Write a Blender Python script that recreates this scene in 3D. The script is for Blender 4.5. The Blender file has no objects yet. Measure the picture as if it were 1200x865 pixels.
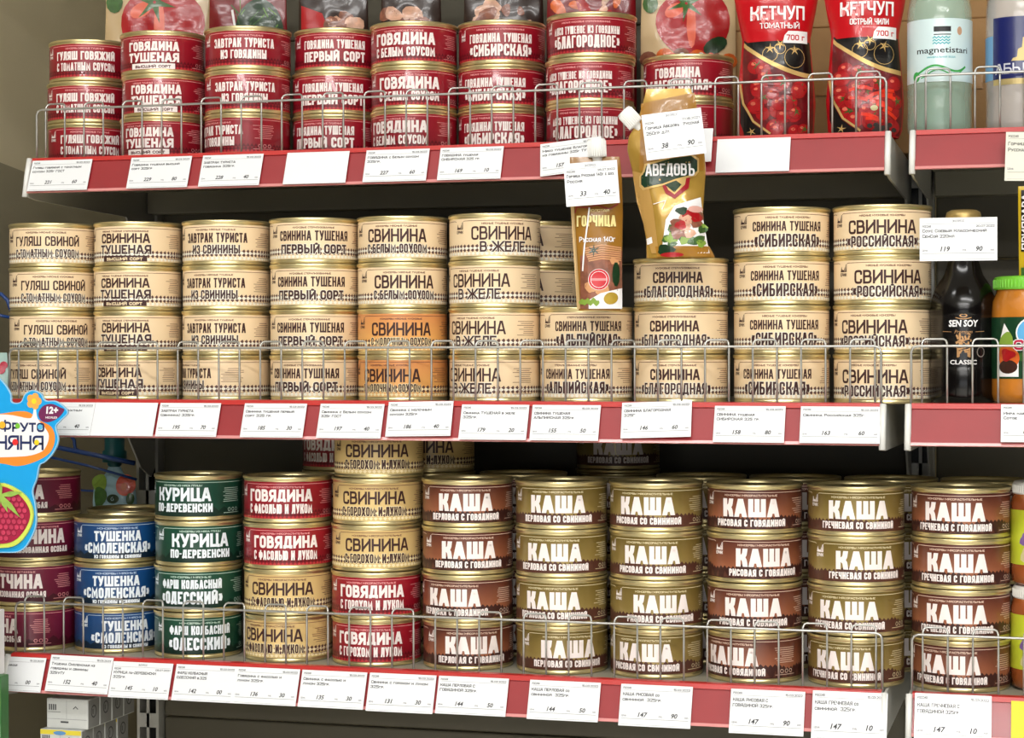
import bpy, bmesh, math, random
from mathutils import Vector, Matrix
from mathutils.geometry import tessellate_polygon
random.seed(7)
SC = bpy.context.scene
COL = SC.collection
PI = math.pi
# ------------------------------------------------------------------ camera
Z0 = 1.35                                   # height of the middle shelf's rail
F, YAW, PIT, ROL = 2283.86, 0.27086, -0.00733, -0.00171
CAM = Vector((0.16448, -2.00304, Z0 + 0.0504))
def cam_axes():
    cy, sy, cp, sp = math.cos(YAW), math.sin(YAW), math.cos(PIT), math.sin(PIT)
    f = Vector((-sy*cp, cy*cp, sp)); r = Vector((cy, sy, 0)); u = r.cross(f)
    cr, sr = math.cos(ROL), math.sin(ROL)
    return cr*r + sr*u, -sr*r + cr*u, f
CR, CU, CF = cam_axes()
def at(u, v, Y):
    d = CF*F + CR*(u-600) + CU*(432.5-v)
    return CAM + d*((Y-CAM.y)/d.y)
cd = bpy.data.cameras.new('camera'); cam = bpy.data.objects.new('camera', cd); COL.objects.link(cam)
cam.matrix_world = Matrix(((CR.x, CU.x, -CF.x, CAM.x), (CR.y, CU.y, -CF.y, CAM.y), (CR.z, CU.z, -CF.z, CAM.z), (0, 0, 0, 1)))
cd.sensor_fit = 'HORIZONTAL'; cd.sensor_width = 36; cd.lens = 36*F/1200; cd.clip_start = .05
SC.camera = cam
# ------------------------------------------------------------------ world, lights, exposure
w = bpy.data.worlds.new('world'); SC.world = w; w.use_nodes = True
w.node_tree.nodes['Background'].inputs[0].default_value = (.95, .97, 1, 1)
w.node_tree.nodes['Background'].inputs[1].default_value = .045
def area(name, loc, rot, sx, sy, power, col=(1, .985, .965)):
    l = bpy.data.lights.new(name, 'AREA'); l.shape = 'RECTANGLE'; l.size = sx; l.size_y = sy; l.energy = power; l.color = col
    o = bpy.data.objects.new(name, l); COL.objects.link(o); o.location = loc; o.rotation_euler = rot
    return o
area('ceiling_lamp', (-.2, -1.55, 3.02), (0, 0, 0), 2.6, .25, 42)
area('ceiling_lamp', (1.0, -3.1, 3.02), (0, 0, 0), 2.6, .25, 95)
area('ceiling_lamp', (.4, -5.6, 3.02), (0, 0, 0), 4.0, .3, 240)
area('ceiling_lamp', (.9, -9.0, 3.02), (0, 0, 0), 5.0, .4, 330)
area('low_front_fill', (1.0, -12.6, 1.05), (PI/2, 0, math.radians(5)), 6.5, 1.5, 55, (.93, .97, 1))   # added low fill far behind the viewer, lifts the back panels; no window modelled
SC.view_settings.view_transform = 'Standard'; SC.view_settings.look = 'None'
SC.view_settings.gamma = 1; SC.view_settings.use_curve_mapping = False
SC.view_settings.exposure = -0.12
# ------------------------------------------------------------------ helpers
def lin(c):
    return tuple(((x/255)/12.92 if x/255 <= .04045 else ((x/255+.055)/1.055)**2.4) for x in c)
MATS = {}
def M(name, rgb, rough=.5, metal=0, var=0, scale=30, trans=0, ior=1.45, bump=0, coat=0, alpha=1, bscale=None, emit=0):
    if name in MATS: return MATS[name]
    m = bpy.data.materials.new(name); m.use_nodes = True; nt = m.node_tree; b = nt.nodes['Principled BSDF']
    c = lin(rgb); b.inputs['Base Color'].default_value = (*c, 1)
    b.inputs['Roughness'].default_value = rough; b.inputs['Metallic'].default_value = metal
    b.inputs['Transmission Weight'].default_value = trans; b.inputs['IOR'].default_value = ior
    b.inputs['Coat Weight'].default_value = coat; b.inputs['Coat Roughness'].default_value = .12
    b.inputs['Alpha'].default_value = alpha
    if var or bump:
        tc = nt.nodes.new('ShaderNodeTexCoord'); n = nt.nodes.new('ShaderNodeTexNoise'); n.inputs['Scale'].default_value = scale; n.inputs['Detail'].default_value = 4
        nt.links.new(tc.outputs['Object'], n.inputs['Vector'])
        if var:
            r = nt.nodes.new('ShaderNodeValToRGB'); r.color_ramp.elements[0].position = .3; r.color_ramp.elements[1].position = .7
            r.color_ramp.elements[0].color = (*[x*(1-var) for x in c], 1); r.color_ramp.elements[1].color = (*[min(1, x*(1+var)) for x in c], 1)
            nt.links.new(n.outputs['Fac'], r.inputs['Fac']); nt.links.new(r.outputs['Color'], b.inputs['Base Color'])
        if bump:
            n2 = n
            if bscale:
                n2 = nt.nodes.new('ShaderNodeTexNoise'); n2.inputs['Scale'].default_value = bscale; nt.links.new(tc.outputs['Object'], n2.inputs['Vector'])
            bp = nt.nodes.new('ShaderNodeBump'); bp.inputs['Strength'].default_value = bump; bp.inputs['Distance'].default_value = .002
            nt.links.new(n2.outputs['Fac'], bp.inputs['Height']); nt.links.new(bp.outputs['Normal'], b.inputs['Normal'])
    MATS[name] = m
    return m
def MG(name, stops, axis='Z', rough=.4, coat=.0, metal=0):
    """printed colour gradient along a local axis; stops = [(metres, rgb)]"""
    if name in MATS: return MATS[name]
    m = bpy.data.materials.new(name); m.use_nodes = True; nt = m.node_tree; b = nt.nodes['Principled BSDF']
    b.inputs['Roughness'].default_value = rough; b.inputs['Coat Weight'].default_value = coat; b.inputs['Metallic'].default_value = metal
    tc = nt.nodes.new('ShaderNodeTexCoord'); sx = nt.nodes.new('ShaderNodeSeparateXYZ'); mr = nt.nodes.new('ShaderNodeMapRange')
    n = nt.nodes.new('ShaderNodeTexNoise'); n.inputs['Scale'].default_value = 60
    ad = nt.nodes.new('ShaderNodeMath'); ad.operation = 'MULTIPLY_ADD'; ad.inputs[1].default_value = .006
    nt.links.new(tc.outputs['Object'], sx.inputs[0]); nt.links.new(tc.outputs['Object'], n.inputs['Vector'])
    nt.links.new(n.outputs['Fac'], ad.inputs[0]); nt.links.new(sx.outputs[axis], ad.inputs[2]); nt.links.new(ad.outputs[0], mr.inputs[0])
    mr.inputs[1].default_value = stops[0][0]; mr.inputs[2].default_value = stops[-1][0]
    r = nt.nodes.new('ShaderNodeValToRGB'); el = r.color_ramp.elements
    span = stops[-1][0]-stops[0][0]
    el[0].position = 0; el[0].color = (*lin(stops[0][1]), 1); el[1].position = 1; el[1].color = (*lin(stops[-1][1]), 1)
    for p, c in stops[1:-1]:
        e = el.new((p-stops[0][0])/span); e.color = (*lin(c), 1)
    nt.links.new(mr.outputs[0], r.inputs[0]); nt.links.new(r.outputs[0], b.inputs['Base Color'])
    MATS[name] = m
    return m
def props(o, label=None, cat=None, group=None, kind=None):
    if label: o['label'] = label
    if cat: o['category'] = cat
    if group: o['group'] = group
    if kind: o['kind'] = kind
    return o
def empty(name, loc, label, cat, group=None, rz=0):
    o = bpy.data.objects.new(name, None); COL.objects.link(o); o.location = loc; o.rotation_euler = (0, 0, rz)
    o.empty_display_size = .02
    return props(o, label, cat, group)
class MB:
    """collects faces with materials, builds ONE mesh"""
    def __init__(s): s.v = []; s.f = []; s.mi = []; s.mats = []; s.sm = []
    def mat(s, m):
        if m not in s.mats: s.mats.append(m)
        return s.mats.index(m)
    def add(s, vs, fs, m, smooth=False):
        b = len(s.v); i = s.mat(m); s.v += [tuple(x) for x in vs]
        for f in fs: s.f.append([b+k for k in f]); s.mi.append(i); s.sm.append(smooth)
    def box(s, a, b, m, bev=0):
        x0, y0, z0 = a; x1, y1, z1 = b
        if not bev:
            s.add([(x0,y0,z0),(x1,y0,z0),(x1,y1,z0),(x0,y1,z0),(x0,y0,z1),(x1,y0,z1),(x1,y1,z1),(x0,y1,z1)],
                  [(0,3,2,1),(4,5,6,7),(0,1,5,4),(1,2,6,5),(2,3,7,6),(3,0,4,7)], m); return
        bm = bmesh.new(); bmesh.ops.create_cube(bm, size=1)
        for v in bm.verts: v.co = Vector(((x0+x1)/2+v.co.x*(x1-x0), (y0+y1)/2+v.co.y*(y1-y0), (z0+z1)/2+v.co.z*(z1-z0)))
        bmesh.ops.bevel(bm, geom=bm.edges[:]+bm.verts[:], offset=bev, segments=2, affect='EDGES', profile=.5)
        bm.verts.index_update(); s.add([v.co for v in bm.verts], [[v.index for v in f.verts] for f in bm.faces], m); bm.free()
    def prism(s, pts, y0, y1, m, axis='y', cap=None):
        """outline in (x,z) extruded along y, or (y,z) along x"""
        n = len(pts)
        f = (lambda p, t: (p[0], t, p[1])) if axis == 'y' else (lambda p, t: (t, p[0], p[1]))
        vs = [f(p, y0) for p in pts]+[f(p, y1) for p in pts]
        tri = tessellate_polygon([[Vector((p[0], p[1], 0)) for p in pts]])
        s.add(vs, [tuple(t) for t in tri], cap or m)
        s.add(vs, [tuple(k+n for k in t) for t in tri]+[(i, (i+1) % n, (i+1) % n+n, i+n) for i in range(n)], m)
    def tube(s, pts, r, m, seg=8, cap=True):
        pts = [Vector(p) for p in pts]; rings = []
        prev = None
        for i, p in enumerate(pts):
            a = pts[max(i-1, 0)]; b = pts[min(i+1, len(pts)-1)]; t = (b-a).normalized()
            if prev is None:
                n = t.cross(Vector((0, 0, 1)));
                if n.length < .1: n = t.cross(Vector((0, 1, 0)))
            else: n = prev-t*prev.dot(t)
            n.normalize(); prev = n; bb = t.cross(n)
            rr = r[i] if isinstance(r, (list, tuple)) else r
            rings.append([p+(n*math.cos(2*PI*k/seg)+bb*math.sin(2*PI*k/seg))*rr for k in range(seg)])
        vs = [v for q in rings for v in q]; fs = []
        for i in range(len(rings)-1):
            for k in range(seg):
                k2 = (k+1) % seg; fs.append((i*seg+k, i*seg+k2, (i+1)*seg+k2, (i+1)*seg+k))
        if cap: fs += [tuple(range(seg))[::-1], tuple((len(rings)-1)*seg+k for k in range(seg))]
        s.add(vs, fs, m, True)
    def lathe(s, prof, m, seg=48, cx=0, cy=0, smooth=True):
        n = len(prof); vs = []
        for r, z in prof:
            for k in range(seg):
                a = 2*PI*k/seg; vs.append((cx+r*math.sin(a), cy-r*math.cos(a), z))
        fs = [(i*seg+k, i*seg+(k+1) % seg, (i+1)*seg+(k+1) % seg, (i+1)*seg+k) for i in range(n-1) for k in range(seg)]
        s.add(vs, fs, m, smooth)
    def mesh(s, name):
        me = bpy.data.meshes.new(name); me.from_pydata(s.v, [], s.f); me.update()
        for m in s.mats: me.materials.append(m)
        me.polygons.foreach_set('material_index', s.mi); me.polygons.foreach_set('use_smooth', s.sm)
        return me
    def build(s, name, parent=None, **k):
        return link(name, s.mesh(name), parent, **k)
def link(name, me, parent=None, loc=None, rot=None, label=None, cat=None, group=None, kind=None):
    o = bpy.data.objects.new(name, me); COL.objects.link(o)
    if parent: o.parent = parent
    if loc is not None: o.location = loc
    if rot is not None: o.rotation_euler = rot
    return props(o, label, cat, group, kind)
def edge_smooth(me, ang=35):
    pass
# ------------------------------------------------------------------ condensed stroke lettering (all units mm)
# coordinates are 0..1 inside the letter box; a third element R rounds that corner
R = 1
def rc(x0, y0, x1, y1): return [(x0, y0, R), (x1, y0, R), (x1, y1, R), (x0, y1, R)]
G = {
'А': (.52, [([(0,0),(.4,1),(.6,1),(1,0)], 0), ([(.16,.26),(.84,.26)], 0)]),
'Б': (.48, [([(.92,1),(0,1),(0,0),(1,0,R),(1,.55,R),(0,.55)], 0)]),
'В': (.48, [([(0,.5),(0,1),(.92,1,R),(.92,.53,R),(0,.53)], 0), ([(0,.53),(0,0),(1,0,R),(1,.53,R),(.5,.53)], 0)]),
'Г': (.42, [([(0,0),(0,1),(1,1)], 0)]),
'Д': (.56, [([(.12,.04),(.3,1),(.86,1),(.86,.04)], 0), ([(0,-.17),(0,.04),(1,.04),(1,-.17)], 0)]),
'Е': (.43, [([(1,1),(0,1),(0,0),(1,0)], 0), ([(0,.52),(.86,.52)], 0)]),
'Ж': (.76, [([(.5,0),(.5,1)], 0), ([(0,1),(.4,.5),(0,0)], 0), ([(1,1),(.6,.5),(1,0)], 0), ([(.3,.5),(.7,.5)], 0)]),
'З': (.46, [([(0,.74),(0,1,R),(.95,1,R),(.95,.53,R),(.35,.53)], 0), ([(.35,.53),(1,.53,R),(1,0,R),(0,0,R),(0,.26)], 0)]),
'И': (.52, [([(0,1),(0,0)], 0), ([(1,1),(1,0)], 0), ([(0,.1),(1,.9)], 0)]),
'К': (.50, [([(0,0),(0,1)], 0), ([(.98,1),(.9,.7,R),(.55,.53),(.1,.53)], 0), ([(.5,.53),(.9,.36,R),(1,0)], 0)]),
'Л': (.50, [([(0,0),(.2,.25),(.26,1),(1,1),(1,0)], 0)]),
'М': (.64, [([(0,0),(0,1),(.5,.25),(1,1),(1,0)], 0)]),
'Н': (.50, [([(0,0),(0,1)], 0), ([(1,0),(1,1)], 0), ([(0,.5),(1,.5)], 0)]),
'О': (.48, [(rc(0,0,1,1), 1)]),
'П': (.50, [([(0,0),(0,1),(1,1),(1,0)], 0)]),
'Р': (.46, [([(0,0),(0,1),(1,1,R),(1,.42,R),(0,.42)], 0)]),
'С': (.46, [([(1,.68),(1,1,R),(0,1,R),(0,0,R),(1,0,R),(1,.32)], 0)]),
'Т': (.44, [([(0,1),(1,1)], 0), ([(.5,0),(.5,1)], 0)]),
'У': (.50, [([(0,1),(.5,.36)], 0), ([(1,1),(.5,.12),(.3,0),(.1,0)], 0)]),
'Ф': (.66, [([(.5,0),(.5,1)], 0), (rc(0,.2,1,.82), 1)]),
'Ц': (.54, [([(0,1),(0,0),(1.08,0),(1.08,-.17)], 0), ([(.86,.03),(.86,1)], 0)]),
'Ч': (.48, [([(0,1),(0,.42,R),(1,.42)], 0), ([(1,0),(1,1)], 0)]),
'Ш': (.74, [([(0,1),(0,0),(1,0),(1,1)], 0), ([(.5,.03),(.5,1)], 0)]),
'Ы': (.66, [([(0,1),(0,0),(.6,0,R),(.6,.55,R),(0,.55)], 0), ([(1,0),(1,1)], 0)]),
'Ь': (.46, [([(0,1),(0,0),(1,0,R),(1,.55,R),(0,.55)], 0)]),
'Ъ': (.56, [([(-.1,1),(.2,1),(.2,0),(1,0,R),(1,.55,R),(.2,.55)], 0)]),
'Ю': (.72, [([(0,0),(0,1)], 0), ([(0,.5),(.4,.5)], 0), (rc(.4,0,1,1), 1)]),
'Я': (.48, [([(1,0),(1,1),(0,1,R),(0,.42,R),(1,.42)], 0), ([(0,0),(.5,.42)], 0)]),
'«': (.36, [([(.35,.85),(0,.5),(.35,.15)], 0), ([(1,.85),(.65,.5),(1,.15)], 0)]),
'»': (.36, [([(0,.85),(.35,.5),(0,.15)], 0), ([(.65,.85),(1,.5),(.65,.15)], 0)]),
'-': (.26, [([(0,.5),(1,.5)], 0)]),
}
G['Й'] = (G['И'][0], G['И'][1]+[([(.25,1.26),(.38,1.17),(.62,1.17),(.75,1.26)], 0)])
G['Щ'] = (.80, [([(0,1),(0,0),(1.08,0),(1.08,-.17)], 0), ([(.92,.03),(.92,1)], 0), ([(.46,.03),(.46,1)], 0)])
G['Э'] = (.46, [([(0,.7),(0,1,R),(1,1,R),(1,0,R),(0,0,R),(0,.3)], 0), ([(.4,.5),(1,.5)], 0)])
G['Х'] = (.52, [([(0,0),(1,1)], 0), ([(0,1),(1,0)], 0)])
G['0'] = G['О']; G['3'] = G['З']
G['1'] = (.30, [([(0,.78),(1,1),(1,0)], 0)])
G['2'] = (.46, [([(0,.74),(0,1,R),(1,1,R),(1,.6,R),(0,0),(1,0)], 0)])
G['4'] = (.50, [([(.75,0),(.75,1),(0,.28),(1,.28)], 0)])
G['5'] = (.46, [([(1,1),(0,1),(0,.56),(1,.56,R),(1,0,R),(0,0)], 0)])
G['6'] = (.46, [([(1,1),(0,1,R),(0,0,R),(1,0,R),(1,.56,R),(0,.56)], 0)])
G['7'] = (.44, [([(0,1),(1,1),(.4,0)], 0)])
G['8'] = (.46, [(rc(0,.5,1,1), 1), (rc(0,0,1,.5), 1)])
G['9'] = (.46, [([(0,0),(1,0,R),(1,1,R),(0,1,R),(0,.44,R),(1,.44)], 0)])
G['.'] = (.12, [([(.5,0),(.5,.06)], 0)]); G[':'] = (.12, [([(.5,0),(.5,.06)], 0), ([(.5,.5),(.5,.56)], 0)])
G['('] = (.22, [([(1,1),(0,.7),(0,.3),(1,0)], 0)]); G[')'] = (.22, [([(0,1),(1,.7),(1,.3),(0,0)], 0)]); G['/'] = (.34, [([(0,0),(1,1)], 0)])
def round_corners(pts, closed, rad):
    out = []; n = len(pts)
    for i, p in enumerate(pts):
        q = Vector(p[:2])
        if len(p) < 3 or (not closed and i in (0, n-1)): out.append(q); continue
        a = Vector(pts[i-1][:2]); b = Vector(pts[(i+1) % n][:2])
        da = a-q; db = b-q; r = min(rad, da.length*.49, db.length*.49)
        p0 = q+da.normalized()*r; p1 = q+db.normalized()*r
        for t in (0, .33, .67, 1): out.append(p0*(1-t)**2+q*2*t*(1-t)+p1*t*t)
    return out
def stroke_quads(pts, t, closed, ybox, xb=None):
    """strip of convex quads around a polyline"""
    n = len(pts); L = []; Rr = []
    for i in range(n):
        p = pts[i]
        a = pts[i-1] if (i > 0 or closed) else None
        b = pts[(i+1) % n] if (i < n-1 or closed) else None
        d1 = (p-a).normalized() if a is not None else None
        d2 = (b-p).normalized() if b is not None else None
        if d1 is None or d2 is None:
            d = d1 if d2 is None else d2; nn = Vector((-d.y, d.x))*t/2; l = p+nn; r = p-nn
            sgn = 1 if d2 is None else -1
            for yb in ybox:
                if abs(p.y-yb[0]) < 1e-4 and abs(d.y) > .35:
                    l = l+d*((yb[1]-l.y)/d.y); r = r+d*((yb[1]-r.y)/d.y); break
            else:
                if xb is not None and abs(d.y) <= .35 and min(abs(p.x-xb[0]), abs(p.x-xb[1])) < 1e-4: l = l+d*sgn*t/2; r = r+d*sgn*t/2
        else:
            n1 = Vector((-d1.y, d1.x)); n2 = Vector((-d2.y, d2.x)); k = max(1+n1.dot(n2), .25)
            o = (n1+n2)/k*t/2; l = p+o; r = p-o
        L.append(l); Rr.append(r)
    m = n if closed else n-1
    return [[L[i], L[(i+1) % n], Rr[(i+1) % n], Rr[i]] for i in range(m)]
def word_quads(text, width, H, t, cx=0, zt=0, grow=0):
    """list of (layer, quad) for a line of letters centred at cx with its top at zt"""
    gap = max(.35*t, .07*H)
    low = [c.islower() for c in text]; text = text.upper()
    W = [(G[c][0] if c in G else .24)*(.84 if lo else 1) for c, lo in zip(text, low)]; k = (width-gap*(len(text)-1))/sum(W)
    x = cx-width/2; out = []; HH = H
    for c, wd, lo in zip(text, W, low):
        H = HH*.78 if lo else HH; zt_ = zt-(HH-H)
        w_ = wd*k; tt = t if c in '.:' else min(t, w_*.42)
        if c in G:
            for si, (pts, closed) in enumerate(G[c][1]):
                P = []
                for p in pts:
                    q = (x+tt/2+p[0]*(w_-tt), zt_-H+t/2+p[1]*(H-t))
                    P.append(q+(R,) if len(p) > 2 else q)
                P = round_corners(P, closed, min(w_, H)*.30)
                yb = [(zt_-H+t/2, zt_-H-grow/2), (zt_-t/2, zt_+grow/2)]
                for q in stroke_quads(P, tt+grow, closed, yb, (x+tt/2, x+w_-tt/2)): out.append((si, q))
        x += w_+gap
    return out
def clip_x(poly, x, keep_gt):
    out = []
    for i, p in enumerate(poly):
        q = poly[(i+1) % len(poly)]; a = (p.x-x) if keep_gt else (x-p.x); b = (q.x-x) if keep_gt else (x-q.x)
        if a >= 0: out.append(p)
        if a*b < 0: t = a/(a-b); out.append(p+(q-p)*t)
    return out
def slices(poly, step, axis=0):
    if axis: poly = [Vector((p.y, p.x)) for p in poly]
    x0 = min(p.x for p in poly); x1 = max(p.x for p in poly); res = []
    if x1-x0 <= step: res = [poly]
    else:
        k0 = math.floor(x0/step+1e-6); k1 = math.ceil(x1/step-1e-6)
        for k in range(k0, k1):
            q = clip_x(clip_x(poly, k*step, True), (k+1)*step, False) if True else poly
            if len(q) > 2: res.append(q)
    if axis: res = [[Vector((p.y, p.x)) for p in q] for q in res]
    return res
_tx = {}
def text_tris(s, shear=0, bold=0):
    key = (s, shear, bold)
    if key not in _tx:
        c = bpy.data.curves.new('t', 'FONT'); c.body = s; c.size = 1; c.resolution_u = 2; c.shear = shear; c.offset = bold
        o = bpy.data.objects.new('t', c); COL.objects.link(o)
        dg = bpy.context.evaluated_depsgraph_get(); me = o.evaluated_get(dg).to_mesh()
        me.calc_loop_triangles(); vs = [v.co.copy() for v in me.vertices]; ts = [tuple(t.vertices) for t in me.loop_triangles]
        bpy.data.objects.remove(o); bpy.data.curves.remove(c)
        _tx[key] = (vs, ts)
    return _tx[key]
class Print:
    """flat artwork (mm) laid on a surface: mapf(x, z, off) -> metres"""
    def __init__(s, mb, mapf, sx=3, sz=None): s.mb = mb; s.f = mapf; s.sx = sx; s.sz = sz
    def conv(s, poly, m, off):
        for q in slices(poly, s.sx):
            for q2 in (slices(q, s.sz, 1) if s.sz else [q]):
                s.mb.add([s.f(p.x, p.y, off) for p in q2], [tuple(range(len(q2)))], m)
    def poly(s, pts, m, off=.08):
        P = [Vector(p[:2]) for p in pts]
        for t in tessellate_polygon([[Vector((p.x, p.y, 0)) for p in P]]): s.conv([P[i] for i in t], m, off)
    def rect(s, x0, z0, x1, z1, m, off=.08): s.conv([Vector((x0, z0)), Vector((x1, z0)), Vector((x1, z1)), Vector((x0, z1))], m, off)
    def ell(s, cx, cz, rx, rz, m, off=.08, n=18, rot=0, wob=0):
        P = []
        for k in range(n):
            a = 2*PI*k/n; q = 1+wob*math.sin(3*a+cx); x = rx*math.cos(a)*q; z = rz*math.sin(a)*q
            P.append((cx+x*math.cos(rot)-z*math.sin(rot), cz+x*math.sin(rot)+z*math.cos(rot)))
        s.poly(P, m, off)
    def line(s, pts, t, m, off=.1, closed=False):
        for q in stroke_quads([Vector(p) for p in pts], t, closed, []): s.conv(q, m, off)
    def word(s, text, width, H, t, cx, zt, m, off=.1, grow=0):
        for si, q in word_quads(text, width, H, t, cx, zt, grow): s.conv(q, m, off+si*.012)
    def mix(s, txt, H, cx, zb, m, width=None, t=None, off=.1, align='c', grow=0):
        w_ = width or sum((G[c.upper()][0] if c.upper() in G else .24)*(.84 if c.islower() else 1) for c in txt)*H*1.12+.09*H*len(txt)
        c0 = {'c': cx, 'l': cx+w_/2, 'r': cx-w_/2}[align]
        s.word(txt, w_, H, t or H*.15, c0, zb+H, m, off, grow)
    def text(s, txt, H, cx, zb, m, width=None, off=.1, shear=0, bold=0, rot=0, align='c'):
        """outline font; H cap height, fitted to width when given"""
        vs, ts = text_tris(txt, shear, bold)
        if not vs: return
        x0 = min(v.x for v in vs); x1 = max(v.x for v in vs)
        kz = H/.70; kx = (width/(x1-x0)) if width else kz
        sh = {'c': (x0+x1)/2, 'l': x0, 'r': x1}[align]
        cr, sr = math.cos(rot), math.sin(rot); P = []
        for v in vs:
            a = (v.x-sh)*kx; b = v.y*kz; P.append(Vector((cx+a*cr-b*sr, zb+a*sr+b*cr)))
        s.mb.add([s.f(p.x, p.y, off) for p in P], ts, m)
# ------------------------------------------------------------------ materials
tin = M('gold_lacquered_tin', (228, 212, 160), .30, .88, var=.06, scale=90)
tin_dark = M('gold_tin_seam_shadow', (150, 126, 70), .35, .9)
white_metal = M('white_powder_coated_steel', (205, 205, 200), .4, 0, var=.03, scale=14)
grey_panel = M('grey_painted_back_panel', (104, 99, 84), .5, 0, var=.05, scale=6, bump=.05, bscale=300)
grey_tray = M('grey_shelf_tray_steel', (150, 146, 130), .42, 0, var=.04, scale=9)
wire = M('bright_steel_wire', (186, 186, 182), .33, .8, var=.04, scale=200)
red_top = M('red_rail_lip', (186, 44, 40), .3, coat=.4)
red_face = M('red_rail_strip', (146, 36, 40), .42, var=.07, scale=22, coat=.25)
pink_edge = M('clear_rail_edge', (214, 140, 138), .2, coat=.5)
card = M('white_card', (228, 230, 232), .45, coat=.25)
card_warm = M('cream_card', (222, 220, 205), .5)
ink = M('grey_print', (56, 56, 60), .6)
ink_pale = M('pale_grey_print', (120, 120, 126), .6)
wall_paint = M('beige_wall_paint', (206, 194, 162), .8, var=.05, scale=5, bump=.3, bscale=400)
wall_dado = M('olive_wall_dado', (146, 138, 114), .8, var=.05, scale=5, bump=.2, bscale=400)
cardboard = M('corrugated_cardboard', (166, 128, 82), .75, var=.10, scale=16, bump=.2, bscale=120)
tape = M('brown_packing_tape', (176, 132, 78), .2, coat=.7, bump=.5, bscale=60)
black = M('black_plastic', (12, 12, 12), .4)
# ------------------------------------------------------------------ room
YB = .40
def plane_struct(name, a, b, m):
    g = MB(); g.box(a, b, m); return g.build(name, kind='structure')
flo = plane_struct('floor', (-5, -13, -.05), (5, 1.2, 0), M('pale_floor_tile', (214, 211, 202), .35, var=.06, scale=3))
cei = plane_struct('ceiling', (-5, -13, 3.08), (5, 1.2, 3.13), M('white_ceiling', (225, 224, 218), .9))
plane_struct('wall_back', (-4, 1.1, 0), (4, 1.2, 3.08), wall_paint)
# left side wall with a darker lower half, seen beyond the end of the shelving
g = MB(); g.box((-1.34, -.35, 0), (-1.28, 1.1, 3.08), wall_paint); g.build('wall_left', kind='structure')
g = MB()
def at_x(u, v, X):
    d = CF*F + CR*(u-600) + CU*(432.5-v); return CAM + d*((X-CAM.x)/d.x)
pa, pb = at_x(0, 172, -1.268), at_x(40, 186, -1.268); sl = (pb.z-pa.z)/(pb.y-pa.y)
g.prism([(-.3, 0), (1.1, 0), (1.1, pb.z-.04), (.6, pb.z-.03), (-.3, pa.z-sl*(pa.y+.3))], -1.279, -1.268, wall_dado, axis='x'); g.build('trim_1', kind='structure')
# ------------------------------------------------------------------ shelving
RAIL = {1: (.0643, Z0+.2822), 2: (0, Z0), 3: (.0117, Z0-.2938)}
def shelf_surface(k): return RAIL[k][1]-.001
def bracket_mesh(yf):
    """side plate in (y,z), z=0 at rail top"""
    g = MB(); pr = [(yf-.004, -.002), (yf-.004, -.030), (yf-.012, -.036), (yf-.010, -.046), (yf+.01, -.048), (.305, -.052), (.345, -.098), (.375, -.112), (.386, -.10), (.386, -.004)]
    g.prism(pr, -.0012, .0012, white_metal, axis='x')
    g.tube([(0, yf-.006, -.0005), (0, yf-.012, -.02), (0, yf-.0175, -.046)], .0034, M('white_end_cap', (226, 226, 222), .4), 8)
    return g.mesh('bracket')
def rail_mesh(L):
    g = MB(); x0, x1 = -L, 0
    def strip(p, q, m, th=.0012):
        d = Vector((q[0]-p[0], q[1]-p[1])).normalized(); n = Vector((d.y, -d.x))*th
        ps = [p, q, (q[0]+n.x, q[1]+n.y), (p[0]+n.x, p[1]+n.y)]
        g.prism(ps, x0, x1, m, axis='x')
    # (y,z): top lip, face leaning out towards the shopper, lower lip
    strip((.004, 0), (-.0032, -.0005), red_top); strip((-.0032, 0), (-.0042, -.0048), red_top, .002)
    strip((-.0030, -.0045), (-.0165, -.0385), red_face, .0012)
    strip((-.0170, -.0370), (-.0190, -.0410), pink_edge, -.0018)
    strip((-.0095, -.0205), (-.0100, -.0214), pink_edge, -.0006)
    return g
def fence(L, name_group, label, loc):
    """wire front guard: twenty hairpin wires standing behind one long rail wire"""
    e = empty('wire_shelf_guard', loc, label, 'shelf guard', name_group)
    g = MB(); h = .0585; r = .006
    g.tube([(-L, .0055, -.012), (-L, .0055, h-r), (-L+r*.3, .0055, h-r*.3), (-L+r, .0055, h), (-r, .0055, h), (-r*.3, .0055, h-r*.3), (0, .0055, h-r), (0, .0055, -.012)], .00135, wire, 8)
    g.build('rail_wire', e)
    hp = MB(); a = .0250; t = .0655; r = .004
    pts = [(0, .0079, -.012), (0, .0079, h), (.0003, .0085, t-r), (r*.4, .010, t-r*.3), (r, .0105, t), (a-r, .0105, t), (a-r*.4, .010, t-r*.3), (a-.0003, .0085, t-r), (a, .0079, h), (a, .0079, -.012)]
    hp.tube(pts, .00115, wire, 7); me = hp.mesh('hairpin_wire')
    n = int((L-.02)/.05)+1; x = -L+.0105
    first = True
    for i in range(n):
        if x+a > -.002: break
        o = link('hairpin_wire', me, e); o.location = (x, 0, 0); x += .0499
    return e
shelf_names = {0: 'uppermost', 1: 'top', 2: 'middle', 3: 'bottom', 4: 'floor-level'}
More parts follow.
